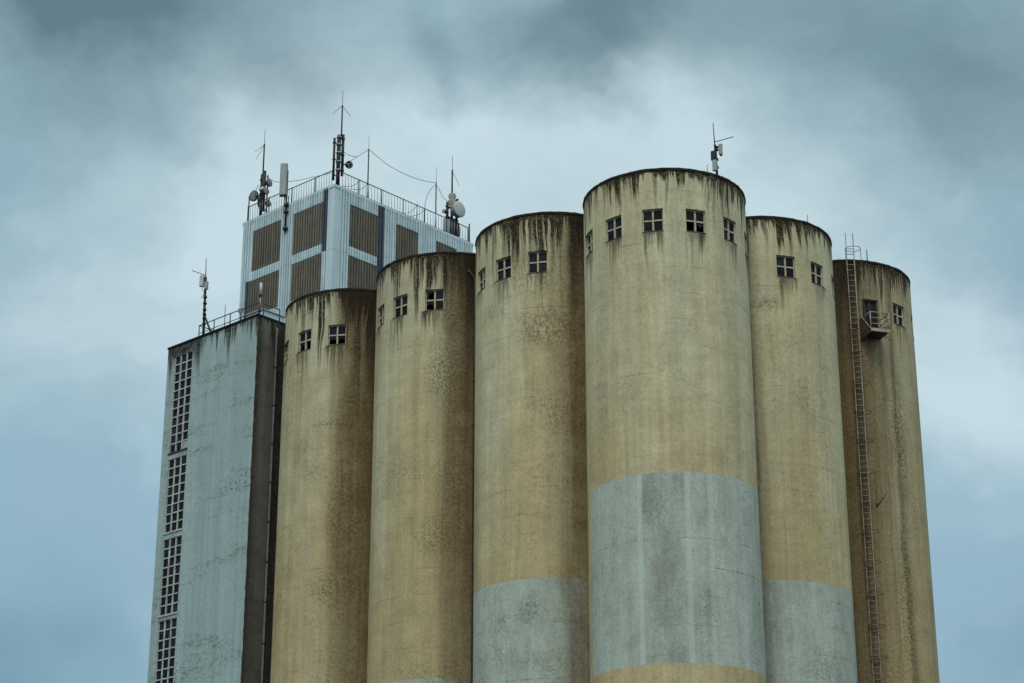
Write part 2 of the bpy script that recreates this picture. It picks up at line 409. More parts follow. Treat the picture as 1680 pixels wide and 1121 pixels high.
def window_frame_mesh():
    m = M(); I = lambda x, y, z: (x, y, z)
    y0 = R*sin(rad(HW)); x0, x1 = 3.80, 3.87
    b = 0.055
    m.box(x0, x1, -y0, -y0+b, ZS, ZL, I); m.box(x0, x1, y0-b, y0, ZS, ZL, I)
    m.box(x0, x1-0.003, -y0+b, y0-b, ZS, ZS+b, I); m.box(x0, x1-0.003, -y0+b, y0-b, ZL-b, ZL, I)
    zm = (ZS+ZL)/2
    m.box(x0, x1+0.02, -0.042, 0.042, ZS+b, ZL-b, I)
    m.box(x0, x1+0.012, -y0+b, -0.042, zm-0.036, zm+0.036, I); m.box(x0, x1+0.012, 0.042, y0-b, zm-0.036, zm+0.036, I)
    return m.mesh('window', (0, 0, 0), M_frame)
def pane_mesh(broken=()):
    m = M(); y0 = R*sin(rad(HW))-0.05; zm = (ZS+ZL)/2; x = 3.83
    for i, (ya, yb) in enumerate(((-y0, -0.03), (0.03, y0))):
        for j, (za, zb) in enumerate(((ZS+0.05, zm-0.03), (zm+0.03, ZL-0.05))):
            P = lambda f, g: (x, ya+(yb-ya)*f, za+(zb-za)*g)
            k = dict(broken).get((i, j))
            if k == 'low':
                m.face([P(0,1), P(0,.55), P(.18,.42), P(.3,.62), P(.55,.70), P(.72,.5), P(.86,.62), P(1,.48), P(1,1)])
                m.face([P(0,0), P(.0,.12), P(.2,.05), P(.5,.10), P(.8,.04), P(1,.09), P(1,0)])
            elif k == 'shard':
                m.face([P(0,1), P(.3,.74), P(.55,.42), P(.7,.66), P(1,.58), P(1,1)])
                m.face([P(0,0), P(0,.35), P(.14,.10), P(.5,.0)])
            elif k == 'gone':
                m.face([P(0,0), P(0,.22), P(.12,.06), P(.4,0)]); m.face([P(1,1), P(1,.7), P(.85,.9), P(.6,1)])
            elif k == 'round':
                m.face([P(0,0), P(0,1), P(1,1), P(1,.75), P(.75,.82), P(.4,.75), P(.2,.5), P(.25,.22), P(.6,.12), P(1,.2), P(1,0)])
            else:
                m.face([P(0,0), P(1,0), P(1,1), P(0,1)])
    return m.mesh('pane', (0, 0, 0), M_pane)
def sill_mesh():
    m = M(); n_ = 4; hw = HW+0.15
    for k in range(n_):
        a0 = -hw+2*hw*k/n_; a1 = -hw+2*hw*(k+1)/n_
        m.hexa([pol(a0,3.94,ZS-.045),pol(a0,4.016,ZS-.045),pol(a1,4.016,ZS-.045),pol(a1,3.94,ZS-.045),
                pol(a0,3.94,ZS-.004),pol(a0,4.014,ZS-.008),pol(a1,4.014,ZS-.008),pol(a1,3.94,ZS-.004)])
    return m.mesh('sill', (0, 0, 0), M_sill)
WF, WS = window_frame_mesh(), sill_mesh()
PANES = {}
def pane_for(key):
    if key not in PANES: PANES[key] = pane_mesh(key)
    return PANES[key]

J = deg(math.acos(SP_U/2/R))              # half angle hidden by a neighbour
JV = deg(math.acos(SP_V/2/R))
TU, TV = deg(atan2(U[1], U[0])), deg(atan2(V[1], V[0]))      # 137.4, 47.4

def make_silo(label, k_u, k_v, mat, wins, gaps, door=None, broken=None):
    c = W(k_u*SP_U, k_v*SP_V, 0)
    root = thing('grain_silo', label, 'silo', c, 'concrete silos standing in two rows')
    # angular stations
    st = set()
    openings = [(w-HW, w+HW, ZS, ZL, 4) for w in wins]
    if door: openings.append((door[0], door[1], door[2], door[3], 4))
    gz = []
    for (gc, gh) in gaps: gz.append((gc-gh, gc+gh))
    def hidden(a): return any(abs(((a-(g0+g1)/2)+180) % 360-180) < (g1-g0)/2-1e-6 for g0, g1 in gz)
    a = -270.0
    while a < 90-1e-6: st.add(round(a, 4)); a += 3.0
    for o in openings:
        for i in range(o[4]+1): st.add(round(o[0]+(o[1]-o[0])*i/o[4], 4))
    for g0, g1 in gz:
        for gg in (g0, g1): st.add(round((gg+270) % 360-270, 4))
    for o in openings:    # drop stray stations inside openings
        keep = {round(o[0]+(o[1]-o[0])*i/o[4], 4) for i in range(o[4]+1)}
        st = {x for x in st if not (o[0]-0.6 < x < o[1]+0.6) or x in keep}
    st = sorted(st); st.append(st[0]+360)
    zs = [0.0, ZS, ZL, ZR]
    if door: zs = sorted({0.0, door[2], ZS, ZL, door[3], ZR})
    m = M(); idx = {}
    def vi(a, z):
        key = (round((a+270) % 360, 3), round(z, 3))
        if key not in idx: idx[key] = len(m.v); m.v.append((c[0]+R*cos(rad(a)), c[1]+R*sin(rad(a)), z))
        return idx[key]
    for i in range(len(st)-1):
        am = (st[i]+st[i+1])/2
        if hidden(am): continue
        for j in range(len(zs)-1):
            zm = (zs[j]+zs[j+1])/2
            if any(o[0] < am < o[1] and o[2] < zm < o[3] for o in openings): continue
            m.f.append((vi(st[i], zs[j]), vi(st[i+1], zs[j]), vi(st[i+1], zs[j+1]), vi(st[i], zs[j+1]))); m.sm.append(True)
    for o in openings:
        ac = (o[0]+o[1])/2; ca, sa = cos(rad(ac)), sin(rad(ac)); xin = 3.78
        def inn(a, z):
            y = R*sin(rad(a-ac)); return (c[0]+xin*ca-y*sa, c[1]+xin*sa+y*ca, z)
        def out(a, z): return (c[0]+R*cos(rad(a)), c[1]+R*sin(rad(a)), z)
        for e in (o[0], o[1]): m.face([out(e,o[2]), out(e,o[3]), inn(e,o[3]), inn(e,o[2])])
        for i in range(o[4]):
            a0 = o[0]+(o[1]-o[0])*i/o[4]; a1 = o[0]+(o[1]-o[0])*(i+1)/o[4]
            for zz in (o[2], o[3]): m.face([out(a0,zz), out(a1,zz), inn(a1,zz), inn(a0,zz)])
    wall = part('wall', m, mat, root)
    # roof slab, cut flat where the next silo begins
    rf = M(); RR = R+0.035
    ring = [x for x in st[:-1] if not hidden(x)]
    i0 = len(rf.v)
    rr_ = random.Random(int(k_u*10+k_v)); jit = [(rr_.uniform(-.014,.014), rr_.uniform(-.018,.012)) for _ in ring]
    for z in (ZR, H): rf.v += [(c[0]+(RR+q[0])*cos(rad(x)), c[1]+(RR+q[0])*sin(rad(x)), z+(q[1] if z == H else 0)) for x, q in zip(ring, jit)]
    k = len(ring)
    rf.f += [tuple(range(k-1, -1, -1)), tuple(range(k, 2*k))]; rf.sm += [False]*2
    for i in range(k):
        rf.f.append((i, (i+1) % k, k+(i+1) % k, k+i)); rf.sm.append(False)
    part('roof', rf, M_roofc, root)
    for w in wins:
        o = link('window', WF, root); o.rotation_euler = (0, 0, rad(w))
        pk = (broken or {}).get(w, ())
        if pk: o['label'] = 'window with broken panes'
        link('pane', pane_for(tuple(pk)), o); link('sill', WS, o)
    return root, c

NU, NV = (TU, J), (TV, JV)                # neighbour further back along u / v
PU, PV = (TU-180, J), (TV-180, JV)        # neighbour nearer along u / v
mD = silo_mat('silo_render_front', 1, 30.15, 21.39, 0.85, wr=(-2,3), spk=.28, panels=((-116.5,-85,.15),(-85,-69.7,.09)), joints=((-152.4,.13,.5),(-155.5,.10,.3),(-116.5,.17,.95),(-85.0,.17,.85),(-69.7,.17,.55),(-43.3,.15,.6),(-130,.3,.2)), amin=-5.35, ring=True, olive=0.62,
              grime_shade=(), cols=((-62,.10,3.4,.7),(-49,.16,3.2,.85),(-57,.05,2.0,.6),(-150,.25,1.7,.75),(-139,.3,1.4,.7)), patches=((-106,28.5,1.2,1.4,.35),(-100,24.5,1.4,2.2,.25),(-74,24.2,.9,1.0,.25)))
mC = silo_mat('silo_render_mottled', 2, 26.56, 3.0, 1.45, olive=0.5,
              grime_shade=((-0.9, 0.9, 0.78, 0.0),(0.0, 0.9, 0.85, 7.5)), cols=((-118.5,.28,4.6,.95),(-106,.15,2.8,.85),(-92,.22,5.0,.75),(-147,.10,2.2,.8),(-137,.12,2.4,.8),(-112,.06,4.0,.7)),
              patches=((-95,39.2,2.4,1.6,.9),(-90,35,1.8,1.4,.6),(-110,25,.9,1.0,.65),(-95,22.5,1.6,.8,.5)))
mB = silo_mat('silo_render_sooty', 3, 22.84, 3.0, 1.5, olive=0.42, tone=.94,
              grime_shade=((-1.0, 0.8, 0.80, 0.0),(-0.6, 0.3, 0.92, 3.6),(0.6, 1.2, 0.6, 9.0)), cols=((-92,.2,6.0,.8),(-104,.25,3.0,.7),(-80,.3,4.5,.7),(-120,.2,2.0,.7)),
              patches=((-88,38.6,1.7,2.6,1.0),(-84,33,1.5,1.8,.9),(-80,41.5,1.3,1.6,1.0),(-96,30.0,1.5,1.4,.7)))
mA = silo_mat('silo_render_brown', 4, 3.0, 2.0, 1.5, olive=0.40, tone=.92,
              grime_shade=((-1.1, 0.6, 0.86, 0.0),(-1.3, 0.0, 0.92, 2.9),(0.5, 1.1, 0.7, 9.0)), cols=((-85,.36,9.0,.97),(-97,.2,3.0,.85),(-72,.35,8,.8),(-108,.12,2.4,.7),(-100,.2,7.0,.35)),
              patches=((-98,37.6,1.9,.35,.9),(-88,33,1.6,2.6,.95),(-98,28.5,1.8,1.4,.7),(-84,38.5,1.0,2.5,.9)))
mE = silo_mat('silo_render_tan', 5, 26.55, 3.0, 0.9, olive=0.46, wr=(1,2), spk=.35,
              grime_shade=((0.6, -1.0, 0.66, 0.0),(-0.5, -1.0, 0.9, 9.0)), cols=((-70,.12,3.2,.85),(-47,.14,1.6,.85),(-62,.08,1.0,.8),(-90,.10,1.2,.7)),
              patches=((-90,40.6,1.2,.4,.8),(-60,36,1.5,1.5,.4),(-58,22,2.0,2.2,.5)))
mF = silo_mat('silo_render_dark', 6, 3.0, 2.0, 1.0, olive=0.36, wr=(2,2), tone=.86,
              grime_shade=((2.8, 0.9, 0.55, 0.0),(2.0, 0.2, 0.92, 0.0),(0.9, -0.2, 0.85, 5.0)), cols=((-89,.26,44,.7),(-68,.16,30,.35),(-57,.22,48,.5),(-55,.5,46,.3)),
              patches=((-56,36,.9,5.0,.8),(-60,27,.9,6.0,.8),(-45,33,1.2,4,.45),(-95,33,.8,1.2,.9)))
DOOR = (-80.2, -67.1, 41.0, 43.165)
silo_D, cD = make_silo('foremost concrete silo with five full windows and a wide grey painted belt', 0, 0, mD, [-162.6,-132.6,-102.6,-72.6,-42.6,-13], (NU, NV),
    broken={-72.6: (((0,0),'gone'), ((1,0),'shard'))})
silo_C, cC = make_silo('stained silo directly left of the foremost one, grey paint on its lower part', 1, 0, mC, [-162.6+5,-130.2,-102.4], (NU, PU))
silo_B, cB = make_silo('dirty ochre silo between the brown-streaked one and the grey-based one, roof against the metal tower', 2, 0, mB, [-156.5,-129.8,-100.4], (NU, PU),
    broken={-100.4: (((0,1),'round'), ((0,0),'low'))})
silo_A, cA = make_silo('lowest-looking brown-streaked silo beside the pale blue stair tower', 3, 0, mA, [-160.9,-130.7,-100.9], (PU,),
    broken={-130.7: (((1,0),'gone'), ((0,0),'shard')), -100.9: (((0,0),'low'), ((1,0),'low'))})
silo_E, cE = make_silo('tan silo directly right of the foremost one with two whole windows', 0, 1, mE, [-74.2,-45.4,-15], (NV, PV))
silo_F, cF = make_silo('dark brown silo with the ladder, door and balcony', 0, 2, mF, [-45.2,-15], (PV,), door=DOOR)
# the door of the last silo
def cyl(c, th, r, z): return (c[0]+r*cos(rad(th)), c[1]+r*sin(rad(th)), z)
thc = (DOOR[0]+DOOR[1])/2
def FL(x, y, z):       # local frame of the doorway: x outward, y sideways (right), z up
    return (cF[0]+x*cos(rad(thc))-y*sin(rad(thc)), cF[1]+x*sin(rad(thc))+y*cos(rad(thc)), z)
yw = R*sin(rad((DOOR[1]-DOOR[0])/2))
dm = M(); dm.box(3.79, 3.83, -yw, yw, 41.0, 43.165, FL)
door = part('door', dm, M_door, silo_F)
fm = M()
fm.box(3.83, 3.91, -yw, -yw+.07, 41.0, 43.165, FL); fm.box(3.83, 3.91, yw-.07, yw, 41.0, 43.165, FL)
fm.box(3.83, 3.905, -yw+.07, yw-.07, 43.08, 43.165, FL); fm.box(3.83, 3.88, -.03, .03, 41.1, 43.08, FL)
part('door_frame', fm, M_plate, door)
gp = M()
for k in range(4): gp.face([FL(3.834, -yw+.12+k*.2, 42.2), FL(3.834, -yw+.26+k*.2, 42.2), FL(3.834, -yw+.26+k*.2, 42.95), FL(3.834, -yw+.12+k*.2, 42.95)])
part('door_glazing', gp, M_pane, door)
# spray paint scribbles on the wall beside the balcony
def GP(x, y):
    th = -63.9+.117*(x-480)-.008*(y-640); z = 42.52-.0072*(y-640)+.0008*(x-480)
    return th, z
strokes = [[(478,690),(484,655),(498,638),(510,650),(506,676),(488,690)], [(482,650),(500,668),(522,692)], [(520,642),(512,668),(520,690)],
           [(463,748),(490,728),(522,700)], [(508,690),(504,706),(516,704)], [(531,652),(541,690),(541,735)],
           [(478,772),(492,756),(510,754),(526,768),(508,782),(488,778),(506,762),(528,780)], [(528,754),(543,762),(544,780),(532,784)],
           [(486,836),(496,822),(500,838)], [(504,842),(508,820),(520,816)], [(518,848),(522,828),(530,832)], [(531,850),(536,842),(541,852),(546,844),(552,856)], [(554,850),(562,850),(568,862)], [(500,832),(532,828)]]
for s_ in strokes:
    gf = M()
    w_ = 0.015 if s_[0][1] < 800 else 0.012
    pts = []
    for (xa, ya), (xb, yb) in zip(s_[:-1], s_[1:]):
        for k in range(3): pts.append(GP(xa+(xb-xa)*k/3, ya+(yb-ya)*k/3))
    pts.append(GP(*s_[-1]))
    for (t0, z0), (t1, z1) in zip(pts[:-1], pts[1:]):
        da = rad(t1-t0)*R; dz = z1-z0; L = sqrt(da*da+dz*dz)+1e-6
        ex, ez = -dz/L*w_, da/L*w_; et = deg(ex/R)
        gf.face([cyl(cF,t0+et,R+.004,z0+ez), cyl(cF,t0-et,R+.004,z0-ez), cyl(cF,t1-et,R+.004,z1-ez), cyl(cF,t1+et,R+.004,z1+ez)])
    part('graffiti', gf, M_graf, silo_F, True)

# ------------------------------------------------------------------ stair tower
SL, ZT = 34.15, 45.45
c = W(S0, TS, 0)
stair = thing('stair_tower', 'pale blue-grey concrete stair tower with strips of small dark panes', 'stair tower', c)
TOPSTRIP = 31.6-S0            # measured from the tower's own corner
m_front = stair_mat('stair_paint', (0.312, 0.405, 0.405), (0.245, 0.318, 0.312), ZT, 1, True, 1.35)
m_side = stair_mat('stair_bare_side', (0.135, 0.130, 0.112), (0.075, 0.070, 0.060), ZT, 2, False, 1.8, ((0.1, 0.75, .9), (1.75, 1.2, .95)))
m_end = stair_mat('stair_end', (0.30, 0.37, 0.37), (0.22, 0.27, 0.27), ZT, 3, False, 1.0)
STRIPS = [(38.80, 44.74, 11), (34.05, 38.41, 8), (29.27, 33.66, 8), (24.55, 28.96, 8), (19.9, 24.25, 8), (15.2, 19.6, 8), (10.5, 14.9, 8), (5.8, 10.2, 8)]
SA, SB = 31.86, 33.50
zc = ZT-0.10
m = M()
def wf(s0, s1, z0, z1): m.face([W(s0,TS,z0), W(s1,TS,z0), W(s1,TS,z1), W(s0,TS,z1)])
wf(S0, SA, 0, zc); wf(SB, SL, 0, zc)
zprev = 0
for (z0, z1, k) in sorted(STRIPS):
    wf(SA, SB, zprev, z0); zprev = z1
    for s_ in (SA, SB): m.face([W(s_,TS,z0), W(s_,TS+.3,z0), W(s_,TS+.3,z1), W(s_,TS,z1)])
    for z_ in (z0, z1): m.face([W(SA,TS,z_), W(SB,TS,z_), W(SB,TS+.3,z_), W(SA,TS+.3,z_)])
wf(SA, SB, zprev, zc)
part('front_wall', m, m_front, stair)
m = M()
# chipped front arris: a ragged strip of aggregate where the two faces meet
m.face([W(S0,TS,0), W(S0,TT,0), W(S0,TT,zc), W(S0,TS,zc)])
part('side_wall', m, m_side, stair)
m = M()
m.face([W(SL,TS,0), W(SL,TT,0), W(SL,TT,zc), W(SL,TS,zc)]); m.face([W(S0,TT-.01,0), W(SL,TT-.01,0), W(SL,TT-.01,zc), W(S0,TT-.01,zc)])
part('rear_wall', m, m_end, stair)
m = M(); rng = random.Random(3); z = 0.5; rings = []
while z < zc-.12:
    w1 = rng.uniform(.012, .075); w2 = rng.uniform(.012, .05); k = len(m.v)
    m.v += [W(S0-.007,TS-.007,z), W(S0+w1,TS-.007,z), W(S0+.012,TS+.02,z), W(S0-.007,TS+w2,z)]
    rings.append(k); z += rng.choice((.06,.1,.2,.35))
for k0, k1 in zip(rings[:-1], rings[1:]):
    for q in range(4):
        q2 = (q+1) % 4; m.f.append((k0+q, k0+q2, k1+q2, k1+q)); m.sm.append(False)
part('chipped_edge', m, M_sill, stair)
m = M(); m.box(S0-.03, SL+.03, TS-.035, TT-.02, zc, ZT); m.box(S0-.05, SL+.05, TS-.055, TS+.02, ZT-.055, ZT+.02)
part('roof', m, M_roofc, stair)
for q, (z0, z1, k) in enumerate(STRIPS):
    m = M(); b = .045
    cw = (SB-SA)/3; ch = (z1-z0)/k
    for i in range(4):
        s_ = SA+cw*i; m.box(max(SA, s_-b), min(SB, s_+b), TS+.03, TS+.13, z0, z1)
    for j in range(k+1):
        zz = z0+ch*j
        for i in range(3): m.box(SA+cw*i+b, SA+cw*(i+1)-b, TS+.036, TS+.125, max(z0, zz-b*.8), min(z1, zz+b*.8))
    wo = part('window', m, M_block, stair)
    m = M(); m.face([W(SA,TS+.1,z0), W(SB,TS+.1,z0), W(SB,TS+.1,z1), W(SA,TS+.1,z1)])
    part('pane', m, M_pane, wo)
    m = M(); m.box(SA-.04, SB+.04, TS-.05, TS+.02, z0-.1, z0-.004)
    part('sill', m, M_sill if q == 0 else M_block, wo)
    if q == 0:
        m = M(); m.box(SA+.05, SA+cw-.05, TS+.06, TS+.09, z0+.05, z0+ch-.06); part('patched_pane', m, M_patch, wo)

# ------------------------------------------------------------------ metal clad tower
TL, TR, ZTT = 34.35, 13.50, 55.32
c = W(S0, TT, 0)
tower = thing('lift_tower', 'corrugated pale blue metal tower with brown louvre panels behind the silos', 'tower', c)
def profile(a0, a1, per, hi, ramp, depth):
    """zig-zag (along, out) of a ribbed sheet"""
    pts = [(a0, 0.0)]; k = math.floor(a0/per)
    while k*per < a1:
        b0 = k*per
        for (da, o) in ((0, 0), (ramp, depth), (ramp+hi, depth), (2*ramp+hi, 0)):
            x = b0+da
            if a0+1e-4 < x < a1-1e-4: pts.append((x, o))
        k += 1
    pts.append((a1, pts[-1][1])); return pts
def sheet(m, side, a0, a1, z0, z1, kind='clad', off=0.0):
    pr = profile(a0, a1, .22, .115, .014, .12) if kind == 'clad' else profile(a0, a1, .22, .115, .012, .12)
    for (x0, o0), (x1, o1) in zip(pr[:-1], pr[1:]):
        def P(x, o, z): return W(x, TT-o-off, z) if side == 'L' else W(S0-o-off, x, z)
        m.face([P(x0,o0,z0), P(x1,o1,z0), P(x1,o1,z1), P(x0,o0,z1)])
ROWS = [(45.0, 48.3), (48.75, 51.17), (51.75, 54.5)]
for side, lo, hi, wins, navy in (('L', S0+.30, TL-.12, ((26.93,29.65),(30.73,33.45)), ((26.53,26.925,51.2,ZTT),(33.46,33.86,40.0,51.2))),
                                 ('R', TT+.38, TR-.1, ((2.82,5.105),(6.66,8.60),(10.14,12.0)), ((5.11,5.70,40.0,ZTT-.06),))):
    m = M()
    cuts = sorted({lo, hi} | {a for w in wins for a in w} | {a for nv in navy for a in nv[:2]})
    for a0, a1 in zip(cuts[:-1], cuts[1:]):
        if a1-a0 < .02: continue
        am = (a0+a1)/2
        holes = []
        for w in wins:
            if w[0] < am < w[1]: holes += list(ROWS)
        for nv in navy:
            if nv[0] < am < nv[1]: holes.append((nv[2], nv[3]))
        z = 0.0
        for (h0, h1) in sorted(holes):
            if h0 > z: sheet(m, side, a0, a1, z, h0)
            z = h1
        if z < ZTT-.05:
            if z < 51.2: sheet(m, side, a0, a1, z, 51.2); sheet(m, side, a0, a1, 51.2, ZTT, off=.008)
            else: sheet(m, side, a0, a1, z, ZTT, off=.008 if not holes else 0)
    part('cladding', m, M_clad, tower)
    for w in wins:
        for r0, r1 in ROWS:
            m = M(); sheet(m, side, w[0], w[1], r0, r1, 'louvre', -.03)
            def P(x, o, z): return W(x, TT-o, z) if side == 'L' else W(S0-o, x, z)
            lp = part('louvre_panel', m, M_brown, tower)
            m = M()
            m.hexa([P(w[0],-.03,r0-.03),P(w[1],-.03,r0-.03),P(w[1],.055,r0-.03),P(w[0],.055,r0-.03),P(w[0],-.03,r0+.01),P(w[1],-.03,r0+.01),P(w[1],.05,r0),P(w[0],.05,r0)])
            part('flashing', m, M_trim, lp)
    for nv in navy:
        m = M(); sheet(m, side, nv[0], nv[1], nv[2], nv[3], 'clad', 0.004)
        part('slate_strip', m, M_navy, tower)
m = M()
m.box(S0-.05, S0+.30, TT-.05, TT+.02, 0, 51.2); m.box(S0-.06, S0+.30, TT-.06, TT+.02, 51.2, ZTT)
m.box(S0-.05, S0+.02, TT+.02, TT+.38, 0, 51.2); m.box(S0-.06, S0+.02, TT+.02, TT+.38, 51.2, ZTT)
m.box(TL-.12, TL+.04, TT-.05, TT+.02, 0, ZTT); m.box(S0-.05, S0+.02, TR-.1, TR+.04, 0, ZTT)
part('corner_trim', m, M_trim, tower)
m = M()
m.face([W(TL,TT,0), W(TL,TR,0), W(TL,TR,ZTT), W(TL,TT,ZTT)]); m.face([W(S0,TR,0), W(TL,TR,0), W(TL,TR,ZTT), W(S0,TR,ZTT)])
part('rear_cladding', m, M_clad, tower)
m = M(); m.box(S0-.09, TL+.08, TT-.09, TR+.08, ZTT, ZTT+.05)
part('roof', m, M_galvd, tower)
m = M(); m.box(S0-.10, TL+.09, TT-.10, TT-.075, ZTT-.10, ZTT+.07); m.box(S0-.10, S0-.075, TT-.075, TR+.09, ZTT-.10, ZTT+.07)
part('roof_trim', m, M_trim, tower)

ZD = ZTT+.05       # tower roof deck
# ------------------------------------------------------------------ guard rails of the tower
def rail_run(label, side, a0, a1, pitch, posts, gap):
    P = (lambda a, z: W(a, TT+.02, z)) if side == 'L' else (lambda a, z: W(S0+.02, a, z))
    root = thing('guard_rail', label, 'railing', P((a0+a1)/2, ZD), 'picket railings round the metal tower roof')
    ztop = 56.42
    part('top_rail', M().tube([P(a0, ztop), P(a1, ztop)], .028), M_galvd, root)
    part('bottom_rail', M().tube([P(a0, ZD+.09), P(a1, ZD+.09)], .02), M_galvd, root)
    for a in posts: part('post', M().tube([P(a, ZD), P(a, ztop+.02)], .036), M_galvd, root)
    me = None; k = int((a1-a0)/pitch); base = Vector(root.location)
    for i in range(1, k):
        a = a0+(a1-a0)*i/k
        if me is None:
            mb = M().tube([P(a, ZD+.09), P(a, ztop)], .0165, 6); me = mb.mesh('picket', P(a, ZD), M_galv)
        o = link('picket', me, root); o.location = Vector(P(a, ZD))-base
    return root
rail_run('galvanised picket railing above the tower face that looks over the stair tower', 'L', 26.2, 34.1, .225, (27.9, 30.0, 32.1, 34.1), None)
rail_run('galvanised picket railing above the tower face behind the silos', 'R', 1.75, 13.15, .24, (1.75, 3.585, 5.5, 7.35, 9.21, 11.2, 13.15), None)
def rod(label, p0, p1, r0=.03, r1=.012, mat=None, group='lightning rods on the roofs'):
    m = M().tube([p0, p1], r0, 6, r1); m.tube([p0, (p0[0], p0[1], p0[2]+.08)], r0*2.6, 8)
    return single('lightning_rod', label, 'rod', m, mat or M_galvd, p0, group)
def two_rod(label, base, zm, top, sleeve=None):
    root = thing('lightning_rod', label, 'rod', base, 'lightning rods on the roofs')
    part('pole', M().tube([base, (base[0], base[1], zm)], .042), M_galvd, root)
    part('tip', M().tube([(base[0], base[1], zm), (base[0], base[1], top)], .016, 6), M_galv, root)
    if sleeve: part('sleeve', M().tube([base, (base[0], base[1], sleeve)], .06), M_white, root)
    part('foot', M().lathe(base, (0,0,1), [(.16,0),(.16,.04),(.07,.06),(.07,.14)], 12), M_galvd, root)
    return root
two_rod('tall thin lightning rod with two cables, next to the tower corner mast', W(26.30, 4.47, ZD), 58.85, 59.86, 56.35)
two_rod('thin lightning rod with a pale sleeve just left of the big dish mast', W(26.30, 10.38, ZD), 58.67, 59.73, 56.45)
rod('very short thin rod on the tower railing near its middle', W(26.30, 8.74, ZD), W(26.30, 8.74, 56.85), .026, .010)
rod('dark railing end post at the stair side corner of the tower roof', W(34.14, TT+.1, ZD), W(34.14, TT+.1, 57.2), .045, .045, group=None)
rod('dark end post past the big dish at the far corner of the tower roof', W(S0+.1, 13.36, ZD), W(S0+.1, 13.36, 56.78), .05, .05, group=None)

# ------------------------------------------------------------------ antenna masts
def X(p, q, f): return tuple(a+(b-a)*f for a, b in zip(p, q))
def panel(m, c, w, d, z0, z1, ang):
    """upright box antenna, long rounded shell; ang = bearing it faces"""
    ca, sa = cos(rad(ang)), sin(rad(ang))
    prof = [(-w/2, -d/2), (w/2, -d/2), (w/2, d*.15), (w*.36, d*.45), (0, d/2), (-w*.36, d*.45), (-w/2, d*.15)]
    n_ = len(prof); i = len(m.v)
    for z in (z0, z1):
        for (y, x) in prof: m.v.append((c[0]+x*ca-y*sa, c[1]+x*sa+y*ca, z))
    m.f += [tuple(range(i+n_-1, i-1, -1)), tuple(range(i+n_, i+2*n_))]; m.sm += [False, False]
    for k in range(n_):
        k2 = (k+1) % n_; m.f.append((i+k, i+k2, i+n_+k2, i+n_+k)); m.sm.append(False)
    return m
def clamp(m, p, z, r=.09, h=.07, to=None):
    m.lathe((p[0], p[1], z-h/2), (0, 0, 1), [(r, 0), (r, h)], 10)
    if to: m.tube([(p[0], p[1], z), (to[0], to[1], z)], .03, 6)
def drum(root, name, c, face, r, depth, m_face, m_body):
    """drum / dish antenna: shell, radome and hub"""
    d = Vector(face).normalized()
    b = part(name, M().lathe(c, d, [(r*.30, -depth), (r*.62, -depth*.86), (r*.97, -depth*.45), (r, -.02), (r*1.02, 0), (r*1.02, .025)], 28), m_body, root)
    part('radome', M().lathe(Vector(c)+d*.027, d, [(r*.99, 0), (r*.9, .03*r), (r*.5, .08*r), (0.0, .10*r)], 28), m_face, b)
    part('hub', M().lathe(Vector(c)-d*depth, d, [(r*.22, -.16), (r*.22, 0), (r*.30, 0.02)], 12), M_black, b)
    return b

# corner mast of the tower
pc = W(26.45, 2.13, ZD)
mast = thing('antenna_mast', 'black three-tube antenna mast on the front corner of the metal tower', 'antenna', pc, 'antenna masts')
part('pole', M().tube([pc, (pc[0], pc[1], 58.99)], .125, 12), M_black, mast)
for (t_, z0, z1, r_) in ((1.76, 55.86, 58.66, .075), (2.46, 56.38, 59.15, .09)):
    q = W(26.45, t_, 0)
    e = part('panel_antenna', M().tube([(q[0], q[1], z0), (q[0], q[1], z1)], r_, 10), M_black, mast)
    cm = M()
    for zz in (z0+.35, (z0+z1)/2, z1-.3): clamp(cm, q, zz, r_+.03, .06, pc)
    part('bracket', cm, M_galvd, e)
cm = M()
for zz in (56.6, 57.15, 57.75, 58.3, 58.8): cm.lathe((pc[0], pc[1], zz), (0,0,1), [(.15,0),(.17,.05),(.15,.1)], 12)
part('collar', cm, M_galv, mast)
q = W(26.45, 2.31, 0)
part('whip', M().tube([(q[0],q[1],58.9),(q[0],q[1],61.1)], .048, 8).tube([(q[0],q[1],61.1),(q[0],q[1],62.14)], .016, 6), M_black, mast)
part('radial', M().tube([(q[0],q[1],61.1), W(26.45,1.563,60.24)], .014, 5), M_galvd, mast)
part('radial', M().tube([(q[0],q[1],61.1), W(26.45,2.999,60.62)], .014, 5), M_galvd, mast)
dc = Vector(W(26.35, 2.91, 57.27)); fd = Vector((-.25, -1, -.12)).normalized()
dd = part('dish', M().lathe(dc, fd, [(.235,-.10),(.245,.03),(.205,.05),(.20,.0)], 24), M_beige, mast)
part('dish_back', M().lathe(dc+fd*.0, fd, [(.20,.0),(.0,.012)], 20), M_black, dd)
sm_ = M(); ax = fd.cross(Vector((0,0,1))).normalized(); bx = fd.cross(ax)
for k in range(3):
    an = pi/2+2*pi*k/3; v_ = ax*cos(an)+bx*sin(an)
    sm_.tube([dc+fd*.035, dc+fd*.035+v_*.21], .026, 6)
sm_.lathe(dc+fd*.02, fd, [(.06,0),(.06,.04)], 12)
part('spoke', sm_, M_beige, dd)
part('bracket', M().tube([dc-fd*.05, W(26.45,2.55,57.2)], .045, 8), M_black, dd)

